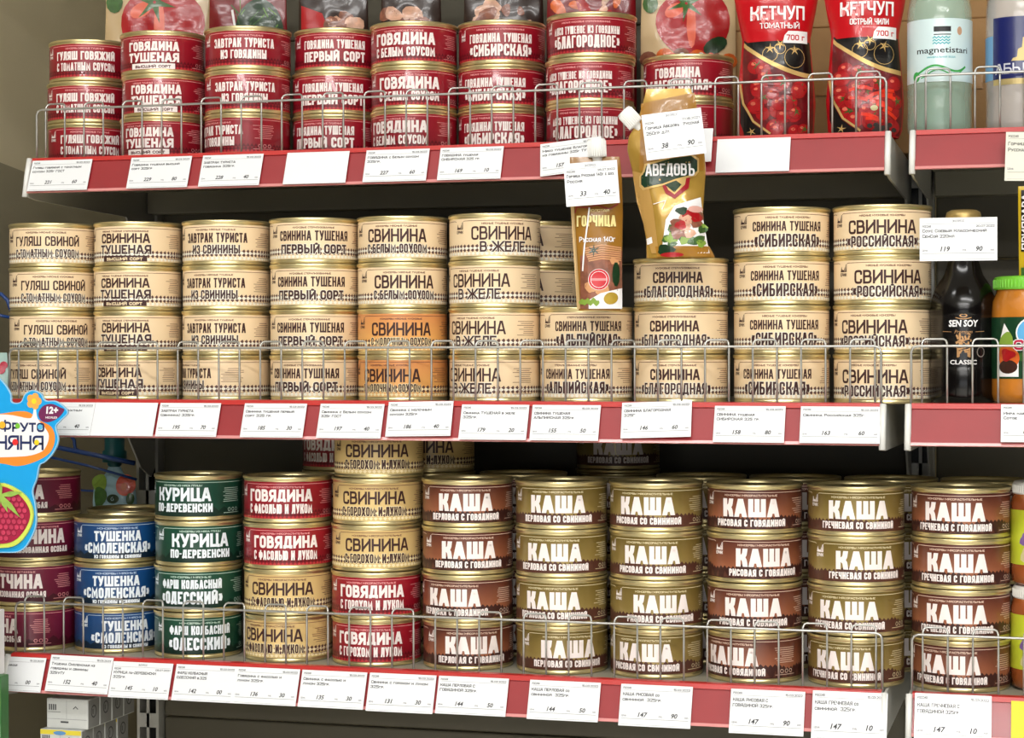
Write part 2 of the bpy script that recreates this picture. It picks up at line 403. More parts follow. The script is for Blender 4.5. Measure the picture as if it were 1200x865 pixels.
def shelf(k, x1, L, side, yf, z, with_rail=True):
    e = empty('metal_shelf', (x1, yf, z), f'grey metal shelf with red ticket rail, {shelf_names[k]} shelf of the {side} bay', 'shelf', 'metal shelves of the gondola')
    g = MB(); D = .386-yf
    g.box((-L+.006, .0095, -.0025), (-.006, D, -.001), grey_tray)
    g.box((-L+.006, .0095, -.034), (-.006, .011, -.001), grey_tray)
    g.box((-L+.006, .011, -.034), (-.006, .02, -.0325), grey_tray)
    g.build('shelf_tray', e)
    g = MB(); g.box((-L+.01, D*.5-.025, -.026), (-.01, D*.5+.025, -.0026), grey_tray, .002); g.build('stiffening_rib', e)
    g = MB(); g.box((-L+.006, D-.03, -.045), (-.006, D-.006, -.0026), grey_tray, .002); g.build('rear_flange', e)
    bm_ = bracket_mesh(0.004)
    # the profile above is in absolute y: shift so that its back end meets the posts
    for x in (-L+.001, -.001):
        o = link('bracket', bracket_cache(yf), e); o.location = (x, -yf, 0)
    if with_rail: rail_mesh(L-.008).build('ticket_rail', e, loc=(-.004, 0, 0))
    return e
_bc = {}
def bracket_cache(yf):
    if yf not in _bc: _bc[yf] = bracket_mesh(yf)
    return _bc[yf]
for k in (1, 2, 3):
    yf, z = RAIL[k]
    shelf(k, 0, .998, 'left', yf, z)
    shelf(k, 1.019+.0, .996, 'right', yf, z)
    fence(.990, 'wire guards along the shelf fronts', f'bright wire guard along the front of the {shelf_names[k]} shelf, left bay', (-.004, yf, z))
    fence(.986, 'wire guards along the shelf fronts', f'bright wire guard along the front of the {shelf_names[k]} shelf, right bay', (1.012, yf, z))
for side, x1 in (('left', 0), ('right', 1.019)):
    shelf(0, x1, .996, side, .0643, Z0+.2822+.44)
    shelf(4, x1, .996, side, -.02, Z0-.6815)
# posts and back panels
def post(x, label):
    e = empty('slotted_upright_post', (x, YB-.012, 0), label, 'post', 'slotted posts of the gondola')
    g = MB(); zs = [.0]; W = .016
    # front face pierced by paired slots every 50 mm (built as a ladder of plates)
    z = 0; g.box((-W, 0, 0), (-W+.004, .03, 2.2), white_metal); g.box((W-.004, 0, 0), (W, .03, 2.2), white_metal); g.box((-.002, 0, 0), (.002, .002, 2.2), white_metal)
    while z < 2.19:
        g.box((-W+.004, 0, z), (W-.004, .002, z+.019), white_metal); z += .05
    g.box((-W+.004, .024, 0), (W-.004, .03, 2.2), black)
    g.build('post_channel', e)
post(-1.0085, 'white slotted steel post at the left end of the gondola')
post(.0105, 'white slotted steel post between the two bays')
post(1.03, 'white slotted steel post at the far right end')
for bay, (xa, xb) in (('left', (-.990, -.0075)), ('right', (.0285, 1.012))):
    e = empty('gondola_back', ((xa+xb)/2, YB, 0), f'grey sheet metal back of the {bay} bay', 'back panel', 'back panels of the gondola')
    zc = Z0-.435-.30*3; pm = None; w2 = (xb-xa)/2
    g = MB(); g.box((-w2, 0, .0), (w2, .012, .2985), grey_panel, .0025); pm = g.mesh('back_panel')
    for i in range(8):
        o = link('back_panel', pm, e); o.location = (0, 0, zc+i*.30)
# ------------------------------------------------------------------ tins
Rb = .0500
def can_profile():
    P = [(.0, .0015), (.040, .0015), (.0465, .0005), (.0475, 0), (.0490, .0002), (.0500, .0012), (.0500, .0032), (.0490, .0040), (.0500, .0052), (Rb, .0455), (.0499, .0464), (.0512, .0472), (.0514, .0485), (.0513, .0500), (.0507, .0505), (.0497, .0502), (.0490, .0492), (.0486, .0468)]
    return P
LT, LB = 45.0, 5.0                          # printed area top and bottom, mm
body_me = None
g = MB(); g.lathe(can_profile(), tin, 72); body_me = g.mesh('can_body')
g = MB(); g.lathe([(.0486, .0468), (.0470, .0462), (.0440, .0462), (.0430, .0472), (.0400, .0472), (.0390, .0466), (.0250, .0466), (.0240, .0472), (.0, .0472)], tin, 48); lid_me = g.mesh('lid')
def cyl(r):
    def f(x, z, off):
        a = x/1000/r; rr = r+off/1000
        return (rr*math.sin(a), -rr*math.cos(a), z/1000)
    return f
FAM = {
 'beef': dict(bg=MG('crimson_print', [(.004, (128, 14, 30)), (.046, (152, 18, 36))], rough=.36, coat=.35), ink=M('white_print', (243, 232, 228), .45), pat='tri', pcol=M('deep_red_print', (96, 10, 22), .4), pcol2=M('bright_red_print', (186, 50, 56), .4), thin=M('pink_print', (236, 160, 160), .45)),
 'pork': dict(bg=MG('beige_print', [(.004, (230, 210, 172)), (.020, (236, 211, 172)), (.046, (240, 213, 174))], rough=.42, coat=.2), ink=M('dark_brown_print', (62, 34, 32), .5), pat='dia', pcol=M('brown_print', (92, 62, 56), .5), pcol2=M('offwhite_print', (235, 230, 215), .45), thin=M('brown_line_print', (112, 70, 58), .5)),
 'milk': dict(bg=MG('orange_beige_print', [(.004, (230, 190, 130)), (.018, (232, 172, 96)), (.046, (214, 142, 84))], rough=.42, coat=.2), ink=MATS['dark_brown_print'], pat='dia', pcol=MATS['brown_print'], pcol2=M('cream_print', (240, 222, 178), .45), thin=MATS['brown_line_print']),
 'gold': dict(bg=MG('pale_gold_print', [(.004, (214, 188, 126)), (.020, (222, 192, 128)), (.046, (206, 174, 114))], rough=.38, coat=.2), ink=MATS['dark_brown_print'], pat='dia', pcol=MATS['brown_print'], pcol2=MATS['cream_print'], thin=MATS['brown_line_print']),
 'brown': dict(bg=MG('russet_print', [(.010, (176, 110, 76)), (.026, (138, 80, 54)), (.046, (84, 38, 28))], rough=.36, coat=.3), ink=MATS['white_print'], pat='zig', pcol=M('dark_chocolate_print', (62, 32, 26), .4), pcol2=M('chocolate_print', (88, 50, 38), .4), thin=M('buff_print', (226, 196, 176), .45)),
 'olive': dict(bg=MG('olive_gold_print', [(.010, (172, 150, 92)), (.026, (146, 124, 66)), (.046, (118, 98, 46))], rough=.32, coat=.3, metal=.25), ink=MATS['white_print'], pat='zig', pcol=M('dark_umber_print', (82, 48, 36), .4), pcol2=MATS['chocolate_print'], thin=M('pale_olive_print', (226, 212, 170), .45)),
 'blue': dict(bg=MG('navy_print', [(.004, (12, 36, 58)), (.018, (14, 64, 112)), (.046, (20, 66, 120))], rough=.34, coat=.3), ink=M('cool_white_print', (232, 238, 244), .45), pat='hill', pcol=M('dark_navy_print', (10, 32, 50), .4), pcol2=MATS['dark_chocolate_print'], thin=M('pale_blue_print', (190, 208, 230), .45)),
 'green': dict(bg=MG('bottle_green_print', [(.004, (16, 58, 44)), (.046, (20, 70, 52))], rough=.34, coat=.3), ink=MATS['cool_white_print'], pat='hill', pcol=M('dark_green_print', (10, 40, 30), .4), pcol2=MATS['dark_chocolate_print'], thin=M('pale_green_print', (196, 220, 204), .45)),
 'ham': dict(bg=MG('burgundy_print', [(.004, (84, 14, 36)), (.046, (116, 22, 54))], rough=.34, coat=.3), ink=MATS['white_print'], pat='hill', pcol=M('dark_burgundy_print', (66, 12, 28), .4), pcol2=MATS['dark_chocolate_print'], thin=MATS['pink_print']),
}
# text lines: (string, width mm, cap height mm, top below label top mm, stroke mm)
D = {
 'beef_goulash': ('beef', 'crimson beef goulash in tomato sauce', [('ГУЛЯШ ГОВЯЖИЙ', 76, 10.5, 9, 2.1), ('С ТОМАТНЫМ СОУСОМ', 76, 10.2, 22.5, 1.8)], 'КОНСЕРВЫ МЯСНЫЕ ТУШЕНЫЕ', None),
 'beef_prime': ('beef', 'crimson top-grade stewed beef', [('ГОВЯДИНА', 64, 11, 7.5, 2.7), ('ТУШЕНАЯ', 64, 11, 20.5, 2.7)], 'МЯСНЫЕ ТУШЕНЫЕ СТЕРИЛИЗОВАННЫЕ', 'высший сорт'),
 'beef_tourist': ('beef', "crimson tourist's breakfast beef", [('ЗАВТРАК ТУРИСТА', 76, 11, 8.5, 2.1), ('ИЗ ГОВЯДИНЫ', 56, 10.5, 22, 2.1)], 'КОНСЕРВЫ МЯСНЫЕ ТУШЕНЫЕ', None),
 'beef_first': ('beef', 'crimson first-grade stewed beef', [('ГОВЯДИНА ТУШЕНАЯ', 78, 10.5, 8.5, 2.0), ('ПЕРВЫЙ СОРТ', 78, 12, 22, 2.5)], 'КОНСЕРВЫ МЯСНЫЕ ТУШЕНЫЕ', None),
 'beef_cream': ('beef', 'crimson beef in white sauce', [('ГОВЯДИНА', 76, 14, 7.5, 3.1), ('С БЕЛЫМ СОУСОМ', 76, 11, 24, 2.2)], 'КОНСЕРВЫ МЯСНЫЕ ТУШЕНЫЕ', None),
 'beef_siberian': ('beef', 'crimson Siberian-style stewed beef', [('ГОВЯДИНА ТУШЕНАЯ', 78, 10.5, 10, 1.9), ('«СИБИРСКАЯ»', 78, 13.5, 22.5, 2.5)], 'МЯСНЫЕ ТУШЕНЫЕ СТЕРИЛИЗОВАННЫЕ', None),
 'beef_noble_stew': ('beef', 'crimson noble stewed beef meat', [('МЯСО ТУШЕНОЕ ИЗ ГОВЯДИНЫ', 82, 9, 10, 1.6), ('«БЛАГОРОДНОЕ»', 82, 14, 20.5, 2.6)], 'МЯСНЫЕ КУСКОВЫЕ СТЕРИЛИЗОВАННЫЕ', None),
 'beef_noble': ('beef', 'bright crimson noble beef', [('ГОВЯДИНА', 54, 11.5, 9, 2.4), ('«БЛАГОРОДНАЯ»', 82, 12, 22.5, 2.4)], 'МЯСНЫЕ КУСКОВЫЕ СТЕРИЛИЗОВАННЫЕ', None),
 'beef_bean': ('beef', 'crimson beef with beans', [('ГОВЯДИНА', 78, 13.5, 8, 3.0), ('С ФАСОЛЬЮ И ЛУКОМ', 78, 10.5, 24, 2.0)], 'КОНСЕРВЫ МЯСОРАСТИТЕЛЬНЫЕ', None),
 'beef_pea': ('beef', 'crimson beef with peas', [('ГОВЯДИНА', 78, 13.5, 8, 3.0), ('С ГОРОХОМ И ЛУКОМ', 78, 10.5, 24, 2.0)], 'КОНСЕРВЫ МЯСОРАСТИТЕЛЬНЫЕ', None),
 'pork_goulash': ('pork', 'beige pork goulash in tomato sauce', [('ГУЛЯШ СВИНОЙ', 80, 11, 10, 1.7), ('С ТОМАТНЫМ СОУСОМ', 80, 9.5, 24.5, 1.5)], 'КОНСЕРВЫ МЯСНЫЕ КУСКОВЫЕ', None),
 'pork_prime': ('pork', 'beige top-grade stewed pork', [('СВИНИНА', 61, 11, 8, 2.1), ('ТУШЕНАЯ', 64, 10.5, 21, 2.2)], 'МЯСНЫЕ ТУШЕНЫЕ СТЕРИЛИЗОВАННЫЕ', 'высший сорт'),
 'pork_tourist': ('pork', "beige tourist's breakfast pork", [('ЗАВТРАК ТУРИСТА', 76, 11, 9, 1.8), ('ИЗ СВИНИНЫ', 58, 10, 22.5, 1.8)], 'КОНСЕРВЫ МЯСНЫЕ ТУШЕНЫЕ', None),
 'pork_first': ('pork', 'beige first-grade stewed pork', [('СВИНИНА ТУШЕНАЯ', 84, 11, 9, 1.8), ('ПЕРВЫЙ СОРТ', 80, 10.5, 24, 2.2)], 'КУСКОВЫЕ СТЕРИЛИЗОВАННЫЕ', None),
 'pork_cream': ('pork', 'beige pork in white sauce', [('СВИНИНА', 70, 14.5, 8.5, 2.3), ('С БЕЛЫМ СОУСОМ', 72, 10, 25, 1.8)], 'КОНСЕРВЫ МЯСНЫЕ ТУШЕНЫЕ', None),
 'pork_milk': ('milk', 'orange-tinted pork in milk sauce', [('СВИНИНА', 70, 14.5, 9.5, 2.3), ('С МОЛОЧНЫМ СОУСОМ', 72, 8.5, 26, 1.4)], 'КОНСЕРВЫ МЯСНЫЕ КУСКОВЫЕ', None),
 'pork_jelly': ('pork', 'beige pork in jelly', [('СВИНИНА', 72, 14.5, 8.5, 2.1), ('В ЖЕЛЕ', 52, 11.5, 24.5, 2.0)], 'МЯСНЫЕ ТУШЕНЫЕ КУСКОВЫЕ', None),
 'pork_alpine': ('pork', 'beige Alpine-style stewed pork', [('СВИНИНА ТУШЕНАЯ', 78, 10.5, 9.5, 1.6), ('«АЛЬПИЙСКАЯ»', 76, 12.5, 23, 2.2)], 'СТЕРИЛИЗОВАННЫЕ КОНСЕРВЫ', None),
 'pork_noble': ('pork', 'beige noble pork', [('СВИНИНА', 55, 11.5, 9.5, 2.1), ('«БЛАГОРОДНАЯ»', 82, 12, 24, 1.9)], 'КУСКОВЫЕ СТЕРИЛИЗОВАННЫЕ', None),
 'pork_siberian': ('pork', 'beige Siberian-style stewed pork', [('СВИНИНА ТУШЕНАЯ', 78, 10, 9.5, 1.6), ('«СИБИРСКАЯ»', 74, 13.5, 22.5, 2.2)], 'МЯСНЫЕ ТУШЕНЫЕ КОНСЕРВЫ', None),
 'pork_russian': ('pork', 'beige Russian-style pork', [('СВИНИНА', 74, 14, 10, 2.3), ('«РОССИЙСКАЯ»', 78, 11.5, 26, 2.0)], 'МЯСНЫЕ КУСКОВЫЕ КОНСЕРВЫ', None),
 'pork_bean': ('gold', 'pale gold pork with beans', [('СВИНИНА', 76, 14, 8.5, 2.4), ('С ФАСОЛЬЮ И ЛУКОМ', 78, 10, 25, 1.8)], 'КОНСЕРВЫ МЯСОРАСТИТЕЛЬНЫЕ', None),
 'pork_pea': ('gold', 'pale gold pork with peas', [('СВИНИНА', 76, 14, 8.5, 2.4), ('С ГОРОХОМ И ЛУКОМ', 78, 10, 25, 1.8)], 'КОНСЕРВЫ МЯСОРАСТИТЕЛЬНЫЕ', None),
 'barley_beef': ('brown', 'brown barley porridge with beef', [('КАША', 62, 18.5, 9, 5.2), ('ПЕРЛОВАЯ С ГОВЯДИНОЙ', 80, 7.2, 30, 1.6)], 'КОНСЕРВЫ МЯСОРАСТИТЕЛЬНЫЕ', None),
 'barley_pork': ('olive', 'olive-gold barley porridge with pork', [('КАША', 62, 18.5, 9, 5.2), ('ПЕРЛОВАЯ СО СВИНИНОЙ', 80, 7.2, 30, 1.6)], 'КОНСЕРВЫ МЯСОРАСТИТЕЛЬНЫЕ', None),
 'rice_pork': ('olive', 'olive-gold rice porridge with pork', [('КАША', 62, 18.5, 9, 5.2), ('РИСОВАЯ СО СВИНИНОЙ', 78, 7.2, 30, 1.6)], 'КОНСЕРВЫ МЯСОРАСТИТЕЛЬНЫЕ', None),
 'rice_beef': ('brown', 'brown rice porridge with beef', [('КАША', 62, 18.5, 9, 5.2), ('РИСОВАЯ С ГОВЯДИНОЙ', 78, 7.2, 30, 1.6)], 'КОНСЕРВЫ МЯСОРАСТИТЕЛЬНЫЕ', None),
 'buckwheat_pork': ('olive', 'olive-gold buckwheat porridge with pork', [('КАША', 64, 18.5, 9, 5.2), ('ГРЕЧНЕВАЯ СО СВИНИНОЙ', 80, 7.2, 30, 1.6)], 'КОНСЕРВЫ МЯСОРАСТИТЕЛЬНЫЕ', None),
 'buckwheat_beef': ('brown', 'brown buckwheat porridge with beef', [('КАША', 64, 18.5, 9, 5.2), ('ГРЕЧНЕВАЯ С ГОВЯДИНОЙ', 80, 7.2, 30, 1.6)], 'КОНСЕРВЫ МЯСОРАСТИТЕЛЬНЫЕ', None),
 'smolensk': ('blue', 'navy blue Smolensk-style stew', [('ТУШЕНКА', 56, 11.5, 8.5, 2.6), ('«СМОЛЕНСКАЯ»', 84, 12, 21.5, 2.6)], 'КОНСЕРВЫ МЯСНЫЕ', ('ИЗ ГОВЯДИНЫ И СВИНИНЫ', 56, 4, 35.3, 1.0)),
 'chicken': ('green', 'bottle green country-style chicken', [('КУРИЦА', 68, 15, 8, 3.2), ('ПО-ДЕРЕВЕНСКИ', 72, 9.5, 25.5, 2.1)], 'КОНСЕРВЫ ИЗ МЯСА ПТИЦЫ', None),
 'odessa': ('green', 'bottle green sausage mince', [('ФАРШ КОЛБАСНЫЙ', 74, 10, 8.5, 2.0), ('«ОДЕССКИЙ»', 76, 14, 21.5, 2.9)], 'КОНСЕРВЫ МЯСНЫЕ', None),
 'ham': ('ham', 'burgundy sterilised ham', [('ВЕТЧИНА', 74, 16.5, 8, 3.6), ('СТЕРИЛИЗОВАННАЯ ОСОБАЯ', 82, 7, 27.5, 1.5)], 'КОНСЕРВЫ МЯСНЫЕ ВЕТЧИННЫЕ', None),
}
def make_label(key):
    fam, _, lines, small, extra = D[key]; f = FAM[fam]; rnd = random.Random(key)
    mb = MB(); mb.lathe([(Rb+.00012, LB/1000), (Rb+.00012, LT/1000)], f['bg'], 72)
    r = Rb+.00012; P = Print(mb, cyl(r), 3.0); C = 2*PI*r*1000; H = C/2
    ik = f['ink']; th = f['thin']
    # border line dipping beside the emblem
    P.line([(H*.98, LT-2.4), (-45.5, LT-2.4), (-47, LT-3.2)], .55, th, .10); P.line([(-58.5, LT-3.4), (-61, LT-2.4), (-H*.98, LT-2.4)], .55, th, .10)
    # emblem: striped peak over a short name
    ex = -52.5
    P.poly([(ex-5, LT-11.5), (ex-3.4, LT-5.5), (ex-2.4, LT-9), (ex+.6, LT-9.6), (ex+4, LT-3.6), (ex+5, LT-3.6), (ex+5, LT-11.5)], ik, .10)
    for k in range(3): P.line([(ex+1.2+k*1.3, LT-11), (ex+3.2+k*.6, LT-6+k)], .3, f['bg'], .13)
    P.word('ЕРИК', 10, 3.4, .7, ex, LT-12.6, ik, .10)
    # lower border pattern all the way round
    if f['pat'] == 'dia':
        n = 60; s = C/n
        for i in range(n):
            x = -H+i*s
            for j, zz in enumerate((15.4, 11.0)):
                P.poly([(x-s*.05, zz), (x+s*.5, zz+2.1), (x+s*.8, zz), (x+s*.5, zz-2.1)], f['pcol'], .09)
            P.poly([(x+s*.4, 13.2), (x+s, 15.2), (x+s*1.6, 13.2), (x+s, 11.2)], f['pcol2'], .085)
            P.poly([(x+s*.1, 7.6), (x+s*.55, 9.4), (x+s*1.0, 7.6), (x+s*.55, 5.4)], f['pcol2'], .09)
    elif f['pat'] == 'tri':
        n = 68; s = C/n
        for i in range(n):
            x = -H+i*s
            P.poly([(x, 5), (x+s*.5, 8.5), (x+s, 5)], f['pcol2'], .085)
            P.poly([(x+s*.5, 8), (x+s, 12), (x+s*1.5, 8)], f['pcol'], .09)
            P.poly([(x, 11.5), (x+s*.5, 15), (x+s, 11.5)], f['pcol'], .095)
    elif f['pat'] == 'zig':
        n = 60; s = C/n; up = []
        x = -H
        for i in range(n):
            x = -H+i*s; h = 16+1.6*math.sin(i*.55)+.9*math.sin(i*1.3)
            P.poly([(x, 5), (x, h), (x+s*.45, h+2.4), (x+s, h-.2), (x+s, 5)], f['pcol'], .085)
            if i % 2: P.poly([(x+.5, 6), (x+s*.5, 12+rnd.random()*2), (x+s*1.4, 6)], f['pcol2'], .09)
    else:
        n = 22; s = C/n
        for i in range(n):
            x = -H+i*s; h = 12+rnd.random()*5
            P.poly([(x-s*.4, 5), (x+s*.15, h*.8), (x+s*.5, h), (x+s*.8, h*.85), (x+s*1.4, 5)], f['pcol'], .085+.003*(i % 3))
    # right-hand composition block and recycling marks
    for j in range(8):
        zz = LT-9.5-j*2.1; a = 49+rnd.random()*9; P.rect(a, zz, 76-rnd.random()*4, zz+.55, th, .10)
    for k in range(3):
        cx = 58+k*6
        P.line([(cx+2*math.cos(t*PI/3), 12+2*math.sin(t*PI/3)) for t in range(6)], .5, th, .11, closed=True)
    P.rect(50, 8.2, 76, 8.7, th, .11)
    # headings
    ws = 58 if len(small) > 24 else 48
    P.mix(small, 2.0, 0, LT-6.6, th, width=ws, off=.14, t=.42)
    for i, (s_, wd, h, top, t) in enumerate(lines):
        if f['pat'] == 'dia' and i == 1: P.word(s_, wd, h, t, 0, LT-top, f['pcol2'], .125, grow=1.0)
        P.word(s_, wd, h, t, 0, LT-top, ik, .17)
    if isinstance(extra, str):
        P.rect(-27, 5.2, 27, 11.8, ik, .16); P.mix(extra, 4.4, 0, 6.3, f['bg'] if fam == 'pork' else M('dark_red_ink', (80, 12, 24), .5), width=44, off=.19, t=.9)
    elif extra: P.word(extra[0], extra[1], extra[2], extra[4], 0, LT-extra[3], ik, .17)
    return mb.mesh('printed_label')
LAB = {}
ORD = ['leftmost', 'second', 'third', 'fourth', 'fifth', 'sixth', 'seventh', 'eighth', 'ninth', 'tenth', 'eleventh']
VERT = {1: ['lone'], 2: ['upper', 'lower'], 3: ['top', 'middle', 'bottom'], 4: ['topmost', 'second from top', 'third from top', 'lowest'], 5: ['topmost', 'second from top', 'middle', 'second from bottom', 'lowest']}
def can(key, loc, rz, label, group, zs=1, tilt=(0, 0)):
    if key not in LAB: LAB[key] = make_label(key)
    e = empty('tin_can', loc, label, 'tin can', group); e.rotation_euler = (tilt[0], tilt[1], rz); e.scale = (1, 1, zs)
    link('can_body', body_me, e); link('lid', lid_me, e); link('printed_label', LAB[key], e)
    return e
GROUPS = {1: 'red beef tins on the top shelf', 2: 'beige pork tins on the middle shelf', 3: 'mixed tins on the bottom shelf'}
def stack(row, u, keys, offs, extra=0, idx=0, zs=1, dxs=None, where=None):
    yf, zr = RAIL[row]; Y = yf+.0665+extra; n = len(keys)
    s = F/((at(u, 400, Y)-CAM).dot(CF))
    for i, (k, of) in enumerate(zip(keys, offs)):      # keys listed from the top tin down
        lvl = n-1-i
        dx = (dxs[i] if dxs else 0)
        X = at(u+dx, 400, Y).x
        rz = math.atan2(CAM.x-X, Y-CAM.y)+math.asin(max(-.98, min(.98, of/(s*.0505))))
        z = shelf_surface(row)+.0002+lvl*.0506*zs
        place = where or (('leftmost stack' if idx == 0 else f'{ORD[idx]} stack from left')+f', {shelf_names[row]} shelf')
        lab = f'{D[k][1]} tin, {VERT[n][i]}, {place}' if where else f'{D[k][1]} tin, {VERT[n][i]} in {place}'
        can(k, (X, Y+random.uniform(-.0012, .0012), z), rz, lab, GROUPS[row], zs)
# top shelf
T1 = [(106, 'beef_goulash', 3, (-8, -6, 0), .045, (2, 0, 0)), (193, 'beef_prime', 3, (-13, -12, -19), .012, (0, 1, -1)), (291, 'beef_tourist', 3, (-6, -4, -38), .010, (1, 0, 0)),
      (393, 'beef_first', 3, (-4, -4, -16), .05, (3, 1, 1)), (486, 'beef_cream', 3, (-13, -8, -22), .032, (0, 0, 0)), (588, 'beef_siberian', 3, (-2, -10, -12), .052, (1, 0, 0)),
      (692, 'beef_noble_stew', 3, (-8, -16, -9), .03, (2, 0, 0)), (807, 'beef_noble', 2, (-14, -46), .04, (0, 0))]
for i, (u, k, n, of, ex, dx) in enumerate(T1): stack(1, u, [k]*n, of, ex, i, .995, dx)
# middle shelf
T2 = [(63, ['pork_goulash']*4, (-9, 0, 4, -25), .0, 0), (162, ['pork_prime']*4, (-17, -17, -17, -26), .006, 0), (266, ['pork_tourist']*4, (-14, -17, -16, -46), .012, 0),
      (369, ['pork_first']*4, (-1, -6, -7, -14), .006, 0), (472, ['pork_cream', 'pork_cream', 'pork_milk', 'pork_milk'], (-8, 2, -2, -16), .01, 0), (580, ['pork_jelly']*4, (10, -20, -25, -30), .0, 0),
      (687, ['pork_alpine']*2, (3, -14), .0, 0), (798, ['pork_noble']*3, (-4, -9, -8), .0, 0), (916, ['pork_siberian']*4, (8, 5, 4, -7), .0, 0), (1034, ['pork_russian']*4, (0, 8, -12, -11), .0, 0)]
for i, (u, ks, of, ex, _) in enumerate(T2): stack(2, u, ks, of, ex, i, 1.01)
# bottom shelf
T3 = [(40, ['ham']*4, (-28, 0, -27, -45), 0, (3, 0, 0, -1)), (137, ['smolensk']*3, (0, -2, 9), .012, None), (232, ['chicken', 'chicken', 'odessa', 'odessa'], (-20, 1, -10, 2), 0, (0, 1, 0, 0)),
      (337, ['beef_bean']*2+['pork_bean']*2, (-11, -4, -9, -22), 0, None), (441, ['pork_pea']*3+['beef_pea']*2, (-3, -5, 0, -7, -10), 0, (3, 1, 0, 0, 0)),
      (548, ['barley_beef']*4, (-3, 1, -18, 5), 0, None), (658, ['barley_pork']*4, (-5, -10, -12, 8), 0, None), (769, ['rice_pork']*4, (-12, -6, 6, -15), 0, None),
      (884, ['rice_beef']*4, (-5, 12, -2, -29), 0, None), (1003, ['buckwheat_pork']*4, (3, 12, -10, -15), 0, None), (1126, ['buckwheat_beef']*4, (-8, -5, -6, -14), 0, None)]
for i, (u, ks, of, ex, dx) in enumerate(T3): stack(3, u, ks, of, ex, i, 1.03, dx)
# second rows that show between and above the front tins
def back_stack(row, u, keys, of, extra, zs, what): stack(row, u, keys, [of]*len(keys), extra, 0, zs, None, what)
back_stack(2, 632, ['pork_jelly']*4, -30, .105, 1.0, 'behind slim pouch')
back_stack(3, 506, ['pork_pea']*5, -12, .108, 1.03, 'behind and right of tall stack')
back_stack(3, 404, ['beef_bean']*5, -24, .112, 1.03, 'behind and left of tall stack')
back_stack(3, 724, ['barley_pork']*5, 0, .215, 1.03, 'dark rear of bottom shelf')
for u, k, w_ in ((613, 'barley_beef', 'sixth'), (822, 'rice_pork', 'eighth'), (932, 'rice_beef', 'ninth'), (1044, 'buckwheat_pork', 'tenth'), (1158, 'buckwheat_beef', 'eleventh')):
    back_stack(3, u, [k]*4, 10, .112, 1.03, f'behind {w_} stack')
back_stack(3, 150, ['smolensk']*3, 0, .112, 1.035, 'second row behind blue stack')
# ------------------------------------------------------------------ price tags
def price_tag(name_lines, rub, kop, date, W=78, H=40, blank=False, paper=None, special=False):
    mb = MB(); paper = paper or card; mb.box((-W/2000, 0, -H/1000), (W/2000, .0006, 0), paper)
    P = Print(mb, lambda x, z, o: (x/1000, -o/1000, z/1000), 1000)
    if not blank:
        L = -W/2+2.5; Rr = W/2-2.5; k = H/40
        P.line([(L, -5.6*k), (Rr, -5.6*k)], .25, ink_pale); P.line([(L, -33*k), (Rr, -33*k)], .3, ink); P.line([(L, -38.6*k), (Rr, -38.6*k)], .2, ink_pale)
        if special: P.mix('ЭКСПРЕСС', 2.2*k, 0, -4.2*k, ink_pale, off=.05)
        P.mix('РОССИЯ', 2.1*k, L, -(4.6 if not special else 9)*k, ink, off=.05, align='l')
        if date: P.mix(date, 2.0*k, Rr, -(4.8 if not special else 9)*k, ink, off=.05, align='r', width=18, t=.42)
        z = -(11.0 if not special else 13.5)*k
        for ln in name_lines: P.mix(ln, 3.0*k, L, z, ink, off=.05, align='l', t=.62, width=min(W-6, len(ln)*2.6)); z -= 5.0*k
        P.mix('Цена:', 2*k, L, -31*k, ink_pale, off=.05, align='l'); P.mix('руб.', 2*k, W*.08, -31*k, ink_pale, off=.05); P.mix('коп.', 2*k, Rr, -31*k, ink_pale, off=.05, align='r')
        P.text(rub, 4.3*k, -W*.17, -31*k, ink, off=.05, shear=.22, bold=.028); P.text(kop, 4.3*k, W*.27, -31*k, ink, off=.05, shear=.22, bold=.028)
    return mb.mesh('price_tag')
RT = math.atan2(.0135, .034)
def rail_tag(row, u0, u1, lines, rub, kop, what, date='15.03.2022', blank=False, special=False, drop=0, tilt=0, H=39.5, front=0):
    yf, z = RAIL[row]; vt = {1: 175, 2: 475, 3: 795}[row]
    a = at(u0+4, vt, yf-.012); b = at(u1+2, vt, yf-.012); W = (b.x-a.x)*1000
    me = price_tag(lines, rub, kop, date, W, H, blank, special=special)
    o = link('price_tag', me); o.location = ((a.x+b.x)/2, yf-.0042-.0030-front, z-.0028-drop)
    o.rotation_euler = (-RT, tilt, 0)
    nm = 'blank white price card' if blank else f'white price tag reading {rub} {kop}'
    props(o, f'{nm} {what}', 'price tag', 'price tags on the ticket rails')
rail_tag(1, 32, 104, ['Гуляш говяжий с томатным', 'соусом 325г ГОСТ'], '221', '60', 'at left end of top rail')
rail_tag(1, 148, 221, ['Говядина тушеная высший', 'сорт 325гр'], '229', '80', 'under the top-grade beef tins')
rail_tag(1, 232, 305, ['ЗАВТРАК ТУРИСТА', 'говядина 325гр.'], '228', '40', "under the tourist's breakfast beef tins")
rail_tag(1, 331, 406, [], '', '', 'under the first-grade beef tins', blank=True)
rail_tag(1, 424, 500, ['ГОВЯДИНА с Белым соусом', '325гр.'], '227', '60', 'under the beef in white sauce tins')
rail_tag(1, 511, 587, ['ГОВЯДИНА тушеная', 'СИБИРСКАЯ 325 гр.'], '169', '10', 'under the Siberian-style beef tins')
rail_tag(1, 628, 702, ['Мясо тушеное Благород.', 'из говядины 325г ТУ'], '157', '60', 'tilted, under the noble stewed beef tins', tilt=-.10, drop=-.004, front=.001)
rail_tag(1, 836, 924, [], '', '', 'left of the ketchup pouches', blank=True)
rail_tag(1, 814, 833, [], '', '', 'narrow, peeking out behind the hanging mustard pouch', blank=True, drop=-.012)
